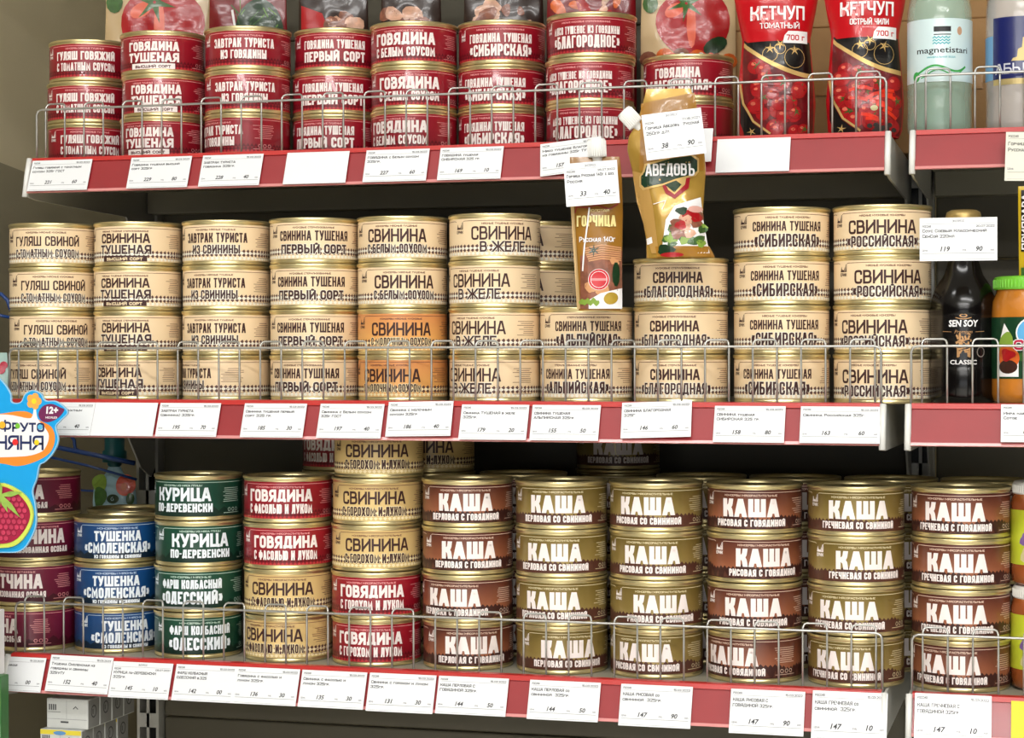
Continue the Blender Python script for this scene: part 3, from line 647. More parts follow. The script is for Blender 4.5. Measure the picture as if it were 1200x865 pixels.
rail_tag(2, 34, 108, ['Гуляш свиной с томатным', 'соусом 325г ГОСТ'], '184', '40', 'partly behind the blue sign', front=.001)
rail_tag(2, 106, 181, [], '', '', 'under the top-grade pork tins', blank=True)
rail_tag(2, 182, 255, ['ЗАВТРАК ТУРИСТА', '(свинина) 325гр.'], '195', '70', "under the tourist's breakfast pork tins")
rail_tag(2, 281, 356, ['Свинина тушеная первый', 'сорт 325 гр.'], '185', '30', 'under the first-grade pork tins')
rail_tag(2, 370, 447, ['Свинина с Белым соусом', '325г ГОСТ'], '197', '40', 'under the pork in white sauce tins')
rail_tag(2, 450, 528, ['Свинина с молочным', 'соусом 325гр'], '186', '40', 'slightly raised, under the milk sauce pork tins', drop=-.003, tilt=-.02)
rail_tag(2, 536, 617, ['Свинина ТУШЕНАЯ в желе', '325гр.'], '179', '20', 'under the pork in jelly tins')
rail_tag(2, 619, 701, ['СВИНИНА ТУШЕНАЯ', 'АЛЬПИЙСКАЯ 325гр.'], '155', '50', 'under the Alpine-style pork tins')
rail_tag(2, 724, 808, ['СВИНИНА БЛАГОРОДНАЯ', '325Г.'], '146', '60', 'raised and tilted, under the noble pork tins', tilt=-.035, drop=-.004)
rail_tag(2, 833, 918, ['СВИНИНА тушеная', 'СИБИРСКАЯ 325 гр.'], '158', '80', 'under the Siberian-style pork tins')
rail_tag(2, 934, 1030, ['Свинина Российская 325г.'], '163', '60', 'under the Russian-style pork tins')
rail_tag(2, 1169, 1262, ['Икра кабачковая', 'Сотое'], '82', '50', 'under the green-lidded jar', drop=-.004*0-.003)
TH = 43
rail_tag(3, -22, 50, ['стерилизованная', '325гр.'], '150', '00', 'at left end of bottom rail', H=40)
rail_tag(3, 54, 129, ['Тушенка Смоленская из', 'говядины и свинины', '325грТУ'], '152', '40', 'under the navy blue tins', H=42, drop=-.004, tilt=.01)
rail_tag(3, 127, 199, ['КУРИЦА по-ДЕРЕВЕНСКИ', '325гр.'], '145', '10', 'with a printed heading, under blue and green tins', H=41, special=True, date='09.07.2021')
rail_tag(3, 201, 274, ['ФАРШ КОЛБАСНЫЙ', 'ОДЕССКИЙ в.325'], '142', '00', 'under the green tins', H=41)
rail_tag(3, 272, 348, ['Говядина с фасолью и', 'луком 325гр.'], '136', '30', 'under the beans and onion tins', H=41)
rail_tag(3, 349, 427, ['Свинина с фасолью и', 'луком 325гр.'], '135', '30', 'under the tall stack of five', H=41, front=.0008)
rail_tag(3, 428, 508, ['Свинина с горохом и луком', '325гр.'], '131', '30', 'right of the 135 30 tag', H=42)
rail_tag(3, 509, 593, ['КАША ПЕРЛОВАЯ С', 'ГОВЯДИНОЙ 325гр.'], '144', '50', 'under the brown barley tins', H=41)
rail_tag(3, 616, 701, ['КАША ПЕРЛОВАЯ со', 'свининой  325гр.'], '144', '50', 'under the olive-gold barley tins', H=42)
rail_tag(3, 723, 809, ['КАША РИСОВАЯ со', 'свининой  325гр.'], '147', '90', 'under the olive-gold rice tins', H=44)
rail_tag(3, 852, 941, ['КАША РИСОВАЯ С', 'ГОВЯДИНОЙ 325гр.'], '147', '90', 'under the brown rice tins', H=46)
rail_tag(3, 948, 1038, ['КАША ГРЕЧНЕВАЯ со', 'свининой  325гр.'], '147', '10', 'at right end of the left bay', H=50, drop=-.002)
rail_tag(3, 1068, 1160, ['КАША ГРЕЧНЕВАЯ С', 'ГОВЯДИНОЙ 325гр.'], '147', '10', 'under the brown buckwheat tins, right bay', H=50, drop=-.004)
me = price_tag([], '', '', None, 84, 42, True, M('yellow_card', (232, 210, 40), .5)); yf, z = RAIL[3]
a = at(1185, 800, yf-.012)
props(link('price_tag', me, loc=(a.x+.042, yf-.0075, z-.0025), rot=(-RT, 0, 0)), 'yellow blank price card at the right edge of the bottom rail', 'price tag', 'price tags on the ticket rails')
# ------------------------------------------------------------------ pouches
def interp(tab, z):
    if z <= tab[0][0]: return tab[0][1]
    for (a, va), (b, vb) in zip(tab, tab[1:]):
        if z <= b:
            t = (z-a)/(b-a); t = t*t*(3-2*t) if False else t
            return va+(vb-va)*t
    return tab[-1][1]
class Pouch:
    """filled bag: tables (mm) of left edge, right edge, half thickness over height"""
    def __init__(s, Lt, Rt, Tt, wr=.6, seed=0):
        s.L, s.R, s.T, s.wr, s.sd = Lt, Rt, Tt, wr, seed; s.z0 = Lt[0][0]; s.z1 = Lt[-1][0]
    def y(s, x, z, side=1):
        l, r, t = interp(s.L, z), interp(s.R, z), interp(s.T, z); c = (l+r)/2; h = max((r-l)/2, .1); q = min(1, abs((x-c)/h))
        b = t*(1-q**2.4)**.75
        wv = s.wr*(math.sin(x*.19+z*.07+s.sd)+math.sin(x*.07-z*.16+2*s.sd)+.5*math.sin(z*.17+x*.05+s.sd))*(1-q**4)*min(1, t/6)
        return -side*(b+.35)-wv*side
    def mesh(s, m, back=None, name='pouch_film'):
        mb = MB(); nx, nz = 30, 52
        for side in (1, -1):
            vs = []
            for j in range(nz+1):
                z = s.z0+(s.z1-s.z0)*j/nz; l, r = interp(s.L, z), interp(s.R, z)
                for i in range(nx+1):
                    a = -math.cos(PI*i/nx); x = (l+r)/2+a*(r-l)/2
                    yy = s.y(x, z, side) if 0 < i < nx else 0
                    vs.append((x/1000, yy/1000, z/1000))
            fs = []
            for j in range(nz):
                for i in range(nx):
                    q = (j*(nx+1)+i, j*(nx+1)+i+1, (j+1)*(nx+1)+i+1, (j+1)*(nx+1)+i); fs.append(q if side == 1 else q[::-1])
            mb.add(vs, fs, m if side == 1 else (back or m), True)
        return mb.build
    def film(s, parent, m, back=None, name='pouch_film'):
        return s.mesh(m, back)(name, parent)
    def printer(s, mb):
        def f(x, z, off):
            return (x/1000, (s.y(x, z)-.45-off*1.9)/1000, z/1000)
        return Print(mb, f, 3, 3)
gloss = dict(rough=.3, coat=.45)
red_foil = M('red_foil', (190, 16, 26), var=.05, scale=20, **gloss); tom = M('tomato_print', (166, 20, 26), var=.12, scale=60, **gloss); tom_l = M('tomato_light_print', (222, 110, 88), .25)
leafm = M('leaf_print', (58, 96, 40), var=.3, scale=90, **gloss); leaf_d = M('dark_leaf_print', (24, 52, 26), var=.3, scale=90, **gloss); blk = M('black_foil', (16, 12, 12), **gloss)
goldp = M('gold_foil_print', (214, 178, 112), .3, .3); whp = M('white_gloss_print', (238, 236, 236), .25); brownbag = M('kraft_beige_film', (196, 170, 130), var=.1, scale=14, **gloss)
meat = M('meat_chunk_print', (134, 82, 62), var=.35, scale=120, **gloss); meat_l = M('pale_meat_print', (206, 158, 132), var=.25, scale=120, **gloss); darkred_bag = M('dark_red_film', (120, 16, 24), var=.1, scale=20, **gloss)
orange_p = M('orange_print', (206, 96, 36), var=.25, scale=80, **gloss)
def star(P, x, z, r, m, off, n=5):
    for k in range(n):
        a = 2*PI*k/n+x; P.poly([(x+r*.18*math.cos(a+1.2), z+r*.18*math.sin(a+1.2)), (x+r*math.cos(a), z+r*math.sin(a)), (x+r*.18*math.cos(a-1.2), z+r*.18*math.sin(a-1.2))], m, off)
def tomatoes(P, x0, x1, z0, z1, n, rnd, inside):
    for k in range(n):
        x = rnd.uniform(x0, x1); z = rnd.uniform(z0, z1); r = rnd.uniform(6.5, 9.5)
        if not inside(x, z, r): continue
        o = .30+k*.008
        P.ell(x, z, r+.5, r*.95+.5, M('tomato_edge_print', (120, 12, 16), .3), o-.003); P.ell(x, z, r, r*.95, tom, o)
        P.ell(x-r*.3, z+r*.35, r*.3, r*.22, tom_l, o+.003, 10)
        if k % 3 == 0: star(P, x+r*.2, z+r*.1, r*.8, leafm, o+.005)
def ketchup(u0, u1, title, sub, chili, label, sd):
    Y = RAIL[1][0]+.055; a = at(u0, 155, Y); b = at(u1, 155, Y); W = (b.x-a.x)*1000; h = W/2
    z0 = 3
    Lt = [(0, -h*.86), (8, -h*.95), (40, -h*1.0), (75, -h*.93), (110, -h*.86), (140, -h*1.0), (170, -h*1.12), (200, -h*1.0), (215, -h*.5)]
    Rt = [(z, -x) for z, x in Lt]; Tt = [(0, 22), (30, 26), (90, 22), (150, 20), (200, 7), (215, 3)]
    e = empty('ketchup_pouch', ((a.x+b.x)/2, Y, shelf_surface(1)+.0005), label, 'ketchup pouch', 'ketchup pouches on the top shelf'); e.rotation_euler = (0, 0, .22)
    p = Pouch(Lt, Rt, Tt, .7, sd); p.film(e, red_foil)
    mb = MB(); P = p.printer(mb); rnd = random.Random(sd)
    E = lambda x, z: interp(Lt, z)*.97
    # tomato field, black field above the gold curve
    def curve(x): t = (x+h)/(2*h); return 110-85*t+44*t*t
    n = 16; xs = [-h*.86+i*(h*1.78)/n for i in range(n+1)]
    lim = lambda x, z: max(-abs(interp(Lt, z))*.95, min(abs(interp(Lt, z))*.95, x))
    def band(lo, hi, m, off):
        for i in range(n):
            xa, xb = xs[i], xs[i+1]
            q = [(lim(xa, lo(xa)), lo(xa)), (lim(xb, lo(xb)), lo(xb)), (lim(xb, hi(xb)), hi(xb)), (lim(xa, hi(xa)), hi(xa))]
            P.poly(q, m, off)
    field = M('tomato_field_print', (104, 14, 22), var=.3, scale=90, **gloss)
    for i in range(n):
        xa, xb = xs[i], xs[i+1]; zt = curve((xa+xb)/2); k = 6
        for j in range(k):
            za, zb = 2+(zt-2)*j/k, 2+(zt-2)*(j+1)/k
            q = [(lim(xa, za), za), (lim(xb, za), za), (lim(xb, zb), zb), (lim(xa, zb), zb)]
            P.poly(q, field, .25)
    band(lambda x: curve(x), lambda x: max(curve(x)+5, 106), blk, .28)
    band(lambda x: curve(x)-2.5, lambda x: curve(x)+2.5, goldp, .46)
    tomatoes(P, -h*.75, h*.8, 8, 92, 46, rnd, lambda x, z, r: z+r < curve(x)-2 and abs(x)+r < abs(interp(Lt, z))*.93)
    if chili:
        ch = M('chili_print', (228, 48, 22), var=.2, scale=80, **gloss)
        for k in range(14):
            x = rnd.uniform(-12, h*.6); z = rnd.uniform(16, 52); an = rnd.uniform(-.6, .5)
            P.line([(x-9*math.cos(an), z-9*math.sin(an)), (x, z+1.5), (x+10*math.cos(an), z+8*math.sin(an))], 3.6, ch, .82+k*.006)
        for k in range(12): P.ell(rnd.uniform(0, h*.7), rnd.uniform(6, 14), 3, 2.4, M('pepper_print', (60, 52, 50), .3), .9+k*.004)
        P.ell(6, 30, 4, 3, M('pale_seed_print', (200, 190, 140), .3), .95)
    # lower left gold arc and black corner
    for r0, r1, m_ in ((0, 1, blk), (1, 1.08, goldp)):
        pass
    P.line([(-h*.93, 62), (-h*.86, 40), (-h*.62, 20), (-h*.2, 6)], 2.2, goldp, .97)
    P.poly([(-h*.93, 55), (-h*.88, 38), (-h*.64, 18), (-h*.22, 4), (-h*.8, 3), (-h*.93, 20)], blk, .96)
    star(P, -h*.66, 9, 5, goldp, .99)
    for (x, z, r) in ((-h*.2, 92, 8), (h*.42, 88, 11), (h*.05, 98, 6)):
        P.line([(x+r*math.cos(t*PI/8), z+r*math.sin(t*PI/8)) for t in range(16)], .5, goldp, .5, closed=True); star(P, x, z+r*.75, 6, goldp, .52)
    P.poly([(h*.12, 104), (h*.16, 112), (h*.26, 117), (h*.76, 117), (h*.76, 104)], whp, .54); P.mix('700 г', 6, h*.45, 107, red_foil, width=20, off=.60, t=1.1)
    P.mix(title, 15, 0, 129, whp, width=2*h*.68, off=.5, t=2.3); P.mix(sub, 6.4, 2, 119.5, whp, width=2*h*.5, off=.5, t=1.0)
    for k in range(4): P.ell(-h*.6+k*5, 134+6*math.sin(k*2), 2.2, 5, M('red_highlight_print', (224, 120, 120), .3), .5)
    mb.build('front_print', e)
ketchup(864, 956, 'КЕТЧУП', 'ТОМАТНЫЙ', False, 'red and black tomato ketchup pouch right of the blank card', 1.0)
ketchup(968, 1060, 'КЕТЧУП', 'ОСТРЫЙ ЧИЛИ', True, 'red and black hot chili ketchup pouch beside the green water bottle', 2.3)
def bag(u0, u1, v_bot, label, base, art, Y=.262, H=230, sd=1.):
    a = at(u0, v_bot, Y); b = at(u1, v_bot, Y); h = (b.x-a.x)*500; z = shelf_surface(1)+.0005
    Lt = [(0, -h*.9), (10, -h*.97), (60, -h), (150, -h*1.0), (H-20, -h*.97), (H, -h*.97)]; Rt = [(zz, -x) for zz, x in Lt]; Tt = [(0, 14), (40, 17), (120, 15), (H-22, 4), (H, .8)]
    e = empty('food_pouch', ((a.x+b.x)/2, Y, z), label, 'food pouch', 'printed food pouches at the back of the top shelf'); e.rotation_euler = (0, 0, .25)
    p = Pouch(Lt, Rt, Tt, .9, sd); p.film(e, base); mb = MB(); art(p.printer(mb), h, random.Random(int(sd*10))); mb.build('front_print', e)
def art_tomato(cz):
    def f(P, h, r):
        P.ell(h*.1, cz+4, h*.78, h*.74, tom, .3, 26, wob=.03); P.ell(-h*.3, cz+h*.35, h*.22, h*.14, tom_l, .34, 12, .5); P.ell(h*.05, cz+2, h*.1, h*.5, tom_l, .33, 12)
        star(P, -h*.05, cz+h*.5, h*.42, leafm, .36, 6)
        for k in range(6): P.ell(-h*.85+k*h*.34, cz-h*.66+3*math.sin(k), h*.18, h*.16, orange_p if k % 2 else meat, .4+k*.01, 12)
        P.ell(h*.55, cz-h*.4, h*.28, h*.16, leaf_d, .5, 12, .5); P.ell(-h*.8, cz+h*.5, h*.16, h*.2, leafm, .5, 12)
        for k in range(5): P.ell(-h*.35+k*h*.2, cz-h*.62, h*.07, h*.07, whp if k % 2 else tom_l, .55, 10)
    return f
def art_herb(P, h, r):
    P.rect(-h*.9, 60, -h*.35, 228, darkred_bag, .28); P.ell(h*.3, 168, h*.62, 46, leaf_d, .3, 24)
    for k in range(46):
        x = r.uniform(-h*.25, h*.75); z = r.uniform(128, 200); a = r.uniform(-.9, .9); L = r.uniform(8, 18)
        P.line([(x, z), (x+L*math.sin(a), z+L*math.cos(a))], r.uniform(.7, 1.6), leafm if k % 3 else M('bright_leaf_print', (110, 150, 70), .3), .34+k*.003)
    P.line([(-h*.35, 130), (-h*.25, 160), (-h*.38, 200)], 3, whp, .5)
def art_meat(redside):
    def f(P, h, r):
        if redside: P.poly([(-h*.9, 120), (h*.0, 120), (h*.05, 150), (-h*.3, 190), (-h*.9, 200)], M('red_flash_print', (176, 24, 28), .3), .28)
        for k in range(26):
            x = r.uniform(-h*.2 if redside else -h*.8, h*.75); z = r.uniform(122, 190); q = r.uniform(6, 12)
            P.ell(x, z, q, q*.7, meat if k % 2 else meat_l, .32+k*.008, 11, r.uniform(0, 3), .12)
        P.ell(h*.5, 140, h*.16, h*.2, leafm, .6, 10, .5); P.ell(0, 150, 4, 9, whp, .62, 10, .3)
        if redside:
            for k in range(4): P.line([(-h*.75+k*5, 130+k*5), (-h*.65+k*3, 165)], 1.2, leafm, .5)
    return f
def art_orange(P, h, r):
    for k in range(26):
        x = r.uniform(-h*.8, h*.8); z = r.uniform(125, 190); q = r.uniform(6, 13)
        P.ell(x, z, q, q*.6, (orange_p, tom, meat_l)[k % 3], .32+k*.008, 11, r.uniform(0, 3), .1)
    P.ell(-h*.2, 150, 4, 8, whp, .6, 10)
bag(128, 243, 60, 'beige pouch with a large tomato, behind the two leftmost red stacks', brownbag, art_tomato(182), sd=1.1)
bag(248, 334, 60, 'red pouch with green herbs, behind the third red stack', darkred_bag, art_herb, sd=1.7)
bag(352, 430, 60, 'red pouch with meat chunks, behind the fourth red stack', M('brown_black_film', (44, 26, 20), **gloss), art_meat(True), sd=2.2)
bag(448, 516, 60, 'dark pouch with meat chunks, behind the fifth red stack', MATS['brown_black_film'], art_meat(False), sd=2.9)
bag(545, 636, 60, 'dark pouch with shredded meat, behind the sixth red stack', MATS['brown_black_film'], art_meat(False), sd=3.6)
bag(642, 745, 60, 'orange vegetable pouch behind the seventh red stack', darkred_bag, art_orange, sd=4.1)
bag(752, 862, 100, 'large tomato pouch standing behind the eighth, shortest red stack', brownbag, art_tomato(152), Y=.262, sd=5.0)
# hanging mustard pouches, clipped to the rail of the top shelf
def hang_tag(parent, lines, rub, kop, date, W, H, loc, rot, special=True):
    me = price_tag(lines, rub, kop, date, W, H, special=special); return link('price_tag', me, None, loc, rot)
amber = M('amber_mustard_film', (160, 112, 36), var=.12, scale=18, **gloss); amber_l = M('light_gold_film', (182, 144, 62), var=.12, scale=22, rough=.25, metal=.3, coat=.8)
cap_w = M('white_plastic_cap', (236, 236, 232), .35)
def cap(e, p0, p1, r):
    g = MB(); d = (Vector(p1)-Vector(p0)); L = d.length
    prof = [(r*.55, -.006), (r*.55, 0), (r, .0005), (r, L*.9), (r*.93, L), (0, L+.0003)]
    g.lathe(prof, cap_w, 24)
    for k in range(24):
        a = 2*PI*k/24; g.box((r*math.cos(a)-.0004, r*math.sin(a)-.0004, .001), (r*math.cos(a)+.0004, r*math.sin(a)+.0004, L*.88), cap_w)
    o = g.build('screw_cap', e); o.location = p0; o.rotation_euler = d.to_track_quat('Z', 'Y').to_euler()
    props(o, 'white ribbed screw cap')
def mustard_big():
    Y = -.004+.025; c = at(795, 208, Y); k = 1000/F*((c-CAM).dot(CF))           # px -> mm
    Z = lambda v: (208-v)*k; X = lambda u, v: (u-795)*k
    # outline read from top (v=110) to bottom (v=305)
    tb = [(305, 768, 846), (285, 768, 836), (262, 764, 832), (235, 758, 834), (205, 752, 836), (180, 746, 834), (165, 748, 832), (150, 757, 829), (128, 764, 824), (111, 768, 819)]
    Lt = [(Z(v), X(l, v)) for v, l, r in tb]; Rt = [(Z(v), X(r, v)) for v, l, r in tb]
    Tt = [(Z(305), 14), (Z(270), 13), (Z(200), 12), (Z(150), 7), (Z(120), 2), (Z(110), .6)]
    e = empty('mustard_pouch', (c.x, Y-.047, c.z), 'large golden mustard pouch hanging from the top rail', 'mustard pouch', 'mustard pouches hung with price tags'); e.rotation_euler = (0, 0, .2)
    p = Pouch(Lt, Rt, Tt, .8, .5); p.film(e, amber_l, amber)
    mb = MB(); P = p.printer(mb); q = lambda u, v: (X(u, v), Z(v))
    P.poly([q(752, 205), q(757, 240), q(766, 270), q(774, 300), q(782, 300), q(776, 250), q(768, 210)], M('tan_side_print', (180, 140, 76), **gloss), .3)
    P.poly([q(762, 128), q(823, 116), q(832, 170), q(834, 205), q(760, 205)], amber, .28)
    P.poly([q(785, 300), q(790, 262), q(800, 246), q(830, 236), q(833, 262), q(838, 290), q(840, 300)], whp, .33)
    gm = M('plaque_green', (24, 54, 34), .3, coat=.5)
    P.poly([q(778, 205), q(790, 232), q(800, 238), q(816, 226), q(820, 200)], M('plaque_red', (150, 26, 34), .3), .35); P.poly([q(782, 205), q(793, 228), q(800, 233), q(812, 222), q(816, 200)], goldp, .38); P.poly([q(789, 222), q(800, 231), q(808, 222), q(800, 216)], leaf_d, .40)
    P.poly([q(760, 212), q(764, 206), q(766, 198), q(790, 192), q(797, 190), q(820, 187), q(828, 192), q(828, 207), q(824, 212), q(800, 218), q(786, 223), q(764, 228), q(760, 223)], goldp, .42)
    P.poly([q(762, 212), q(766, 207), q(768, 200), q(790, 194), q(797, 192), q(819, 189), q(826, 194), q(826, 206), q(822, 210), q(800, 216), q(786, 221), q(766, 225), q(762, 221)], gm, .44)
    P.mix('АВЕДОВЪ', 14*k, X(795, 212), Z(212), whp, width=56*k, t=2.1*k, off=.9)
    P.poly([q(806, 160), q(812, 186), q(809, 190), q(800, 170)], MATS['plaque_red'], .36)
    for i in range(22):
        r_ = random.Random(i+3); P.ell(*q(r_.uniform(786, 834), r_.uniform(270, 290)), 5, 4, leafm if i % 2 else M('lettuce_print', (130, 160, 62), .3), .5+i*.005, 9, wob=.2)
    for i in range(16):
        r_ = random.Random(i+40); P.ell(*q(r_.uniform(800, 828), r_.uniform(256, 280)), 6, 5, (meat, meat_l, tom)[i % 3], .64+i*.005, 9, wob=.15)
    P.ell(*q(808, 252), 6, 4, leaf_d, .74, 10, wob=.2); P.ell(*q(824, 250), 8, 3.5, M('pink_ham_print', (222, 170, 158), .3), .74, 10)
    P.poly([q(778, 292), q(840, 292), q(846, 304), q(780, 304)], amber, .35); P.ell(*q(790, 296), 9, 5, leaf_d, .78, 12, wob=.2); P.ell(*q(797, 302), 12, 2.5, tom, .8)
    P.line([q(776, 244), q(790, 240), q(786, 250)], .8, whp, .5); P.poly([q(768, 283), q(774, 281), q(775, 288), q(769, 290)], whp, .5)
    mb.build('front_print', e)
    cap(e, (X(757, 152)/1000, 0, Z(152)/1000), (X(742, 136)/1000, 0, Z(136)/1000), .0085)
    me = price_tag(['Горчица Аведовъ . Русская', '260гр д/п'], '38', '90', '11.08.2021', 66*k*1.02, 52*k, special=True)
    t = at(787, 131, Y-.075)
    props(link('price_tag', me, loc=(t.x, Y-.078, t.z), rot=(-.06, -.12, .2)), 'white price tag reading 38 90 stuck on the large mustard pouch', 'price tag', 'price tags stuck on goods')
mustard_big()
def mustard_small():
    Y = .0; c = at(699, 265, Y-.03); k = 1000/F*((c-CAM).dot(CF))
    Z = lambda v: (265-v)*k; X = lambda u, v=0: (u-699)*k
    tb = [(364, 678, 727), (345, 677, 729), (300, 675, 729), (250, 671, 730), (210, 667, 729), (190, 668, 727), (184, 668, 726)]
    Lt = [(Z(v), X(l)) for v, l, r in tb]; Rt = [(Z(v), X(r)) for v, l, r in tb]; Tt = [(Z(364), 7), (Z(330), 9), (Z(250), 8), (Z(205), 5), (Z(184), .6)]
    e = empty('mustard_pouch', (c.x, Y-.03, c.z), 'slim brown mustard pouch hanging below the noble stewed beef tins', 'mustard pouch', 'mustard pouches hung with price tags'); e.rotation_euler = (0, 0, .2)
    p = Pouch(Lt, Rt, Tt, .5, 1.5); p.film(e, M('brown_mustard_film', (150, 104, 34), var=.12, scale=20, **gloss), M('kraft_back_film', (190, 158, 108), .4))
    mb = MB(); P = p.printer(mb); q = lambda u, v: (X(u), Z(v)); cr = M('cream_ink', (236, 220, 150), .3)
    P.poly([q(667, 212), q(671, 212), q(680, 362), q(676, 362)], MATS['kraft_back_film'], .3)
    P.word('ГОРЧИЦА', 46*k, 13*k, 2.2, X(699), Z(253), cr, .5); P.mix('Русская 140г', 6*k, X(700), Z(284), whp, width=42*k, off=.5)
    P.line([q(674, 250), q(676, 243), q(690, 244), q(700, 241), q(714, 246), q(724, 240), q(726, 232)], 1.2, M('wine_ink', (150, 40, 50), .3), .5); P.mix('ЗОЛОТАЯ', 3*k, X(702), Z(249), cr, width=24*k, off=.5)
    P.poly([q(680, 300), q(729, 294), q(729, 362), q(680, 362)], meat, .3)
    hm = M('ham_slice_print', (206, 150, 104), .3)
    for i in range(7): P.line([q(684+i, 292+i*2.4), q(705, 288+i*2.6), q(728, 291+i*2.4)], 1.4, hm, .4+i*.01)
    for i in range(14):
        r_ = random.Random(i+9); P.ell(*q(r_.uniform(684, 722), r_.uniform(308, 350)), 6, 4, meat if i % 2 else hm, .5+i*.006, 9, r_.uniform(0, 3), .1)
    P.poly([q(690, 352), q(704, 344), q(729, 338), q(729, 362), q(690, 362)], whp, .6)
    for i in range(6): P.ell(*q(682+i*3.4, 354+2*math.sin(i*3)), 3.4, 3, MATS['lettuce_print'], .62+i*.005, 8, wob=.2)
    P.ell(*q(722, 322), 4, 13, leaf_d, .6, 10); star(P, *q(696, 294), 7, leaf_d, .62, 6)
    P.ell(*q(702, 328), 12.5*k, 12.5*k, whp, .66, 26); P.ell(*q(702, 328), 12*k, 12*k, M('stamp_red', (196, 28, 40), .3), .68, 26)
    x, z = q(702, 328); P.line([(x+9.5*k*math.cos(t*PI/10), z+9.5*k*math.sin(t*PI/10)) for t in range(20)], .5, whp, .70, closed=True); P.rect(x-9*k, z-1.2, x+9*k, z+1.2, M('stamp_pale', (226, 130, 130), .3), .71)
    P.ell(*q(716, 350), 8.5*k, 7*k, M('olive_mustard_print', (170, 140, 40), var=.2, scale=80, **gloss), .74, 16, .3)
    P.line([q(691, 244), q(689, 262), q(685, 290), q(683, 318)], 1.6, whp, .76)
    mb.build('front_print', e)
    cap(e, (X(700)/1000, 0, Z(185)/1000), (X(699)/1000, 0, Z(163)/1000), .0095)
    me = price_tag(['Горчица Русская 140г с доз.', 'Россия'], '33', '40', '26.07.2022', 62*k, 50*k, special=True)
    t = at(692, 190, Y-.05)
    props(link('price_tag', me, loc=(t.x, Y-.052, t.z), rot=(-.04, -.07, .2)), 'white price tag reading 33 40 stuck on the slim mustard pouch', 'price tag', 'price tags stuck on goods')
mustard_small()
# ------------------------------------------------------------------ cardboard boxes at the back of the top shelf
zt = shelf_surface(1)+.0003
def carton(x0, x1, y0, z0, h, label, d=.10):
    e = empty('cardboard_box', ((x0+x1)/2, y0, z0), label, 'cardboard box', 'cardboard boxes behind the ketchup and water'); w_ = (x1-x0)/2
    g = MB(); g.box((-w_, 0, 0), (w_, d, h), cardboard, .002); g.build('box_body', e)
    g = MB(); g.box((-w_+.001, -.0012, h*.52), (w_-.001, .0, h-.001), cardboard); g.build('flap', e)
    g = MB(); g.box((-w_*.9, -.0019, h*.47), (w_*.9, -.0013, h*.60), tape); g.build('packing_tape', e)
carton(-.215, -.062, .288, zt, .150, 'brown cardboard box behind the tomato ketchup pouch, lower tier')
carton(-.213, -.066, .290, zt+.1505, .15, 'brown cardboard box behind the tomato ketchup pouch, upper tier')
carton(-.058, .085+.01, .283, zt, .152, 'brown cardboard box behind the green water bottle, lower tier')
carton(-.060, .092, .286, zt+.1525, .15, 'brown cardboard box behind the green water bottle, upper tier')
carton(.099, .26, .283, zt, .148, 'brown cardboard box behind the blue-labelled bottle, lower tier')
carton(.101, .258, .287, zt+.1485, .15, 'brown cardboard box behind the blue-labelled bottle, upper tier')
# ------------------------------------------------------------------ bottles and jars
def bottle(name, u, row, Y, prof, m, label, cat, group=None, seg=56, rz=None):
    X = at(u, 400, Y).x; e = empty(name, (X, Y, shelf_surface(row)+.0004), label, cat, group)
    e.rotation_euler = (0, 0, math.atan2(CAM.x-X, Y-CAM.y) if rz is None else rz)
    g = MB(); g.lathe([(r/1000, z/1000) for r, z in prof], m, seg); g.build('bottle_body' if 'bottle' in name else 'jar_body', e)
    return e
def wrap(e, r, z0, z1, m, a0=-PI, a1=PI, name='paper_label'):
    mb = MB(); n = 60; vs = []; fs = []
    for i in range(n+1):
        a = a0+(a1-a0)*i/n; vs += [(r/1000*math.sin(a), -r/1000*math.cos(a), z0/1000), (r/1000*math.sin(a), -r/1000*math.cos(a), z1/1000)]
        if i < n: fs.append((2*i, 2*i+2, 2*i+3, 2*i+1))
    mb.add(vs, fs, m, True); return mb, Print(mb, cyl(r/1000), 3)
pet_g = M('green_tinted_plastic_bottle', (176, 214, 198), .12, alpha=.42, coat=1, bump=.4, bscale=60)
pet_c = M('clear_plastic_bottle', (214, 210, 206), .12, alpha=.5, coat=1, bump=.4, bscale=60)
petp = [(0, 2), (26, 0), (33, 4), (34, 12), (33.6, 30), (34, 44), (34, 120), (33.6, 132), (31, 146), (25, 165), (18, 185), (14, 200), (13.5, 212), (13.5, 222), (0, 222)]
e = bottle('water_bottle', 1101, 1, RAIL[1][0]+.052, petp, pet_g, 'pale green plastic water bottle with a white-blue label', 'bottle', 'bottles on the top shelf')
pale = M('pale_aqua_label', (206, 226, 228), .3, coat=.6)
mb, P = wrap(e, 34.4, 54, 120, pale, -1.35, 1.5); teal = M('teal_ink', (80, 170, 180), .4); dk = M('near_black_ink', (24, 24, 28), .4); gr = M('green_ink', (60, 160, 76), .4)
P.rect(-6, 106, 12, 111.5, dk); P.rect(-6, 102.6, 12, 103.6, dk)
for k in range(3): P.line([(-7+i*2, 100-k*3+(.8 if i % 2 else -.8)) for i in range(10)], 1.2, teal)
P.text('magnetistari', 6.2, 4, 84, dk, width=58, off=.12, bold=.01); P.mix('минеральная вода', 2.4, 2, 78.5, teal, width=30, off=.12); P.ell(22, 107, 3, 4.5, M('tan_seal_ink', (190, 150, 120), .4), .1)
P.line([(-26+i*3.5, 66+4.5*math.sin(i*.42-.9)+(i/16)**3*6) for i in range(17)], 2.2, gr); P.line([(-20+i*3.2, 62+4*math.sin(i*.5-1.2)+(i/16)**3*8) for i in range(16)], 1.3, gr, .12); P.ell(-26, 60, 4.5, 5.5, gr, .13)
mb.build('paper_label', e)
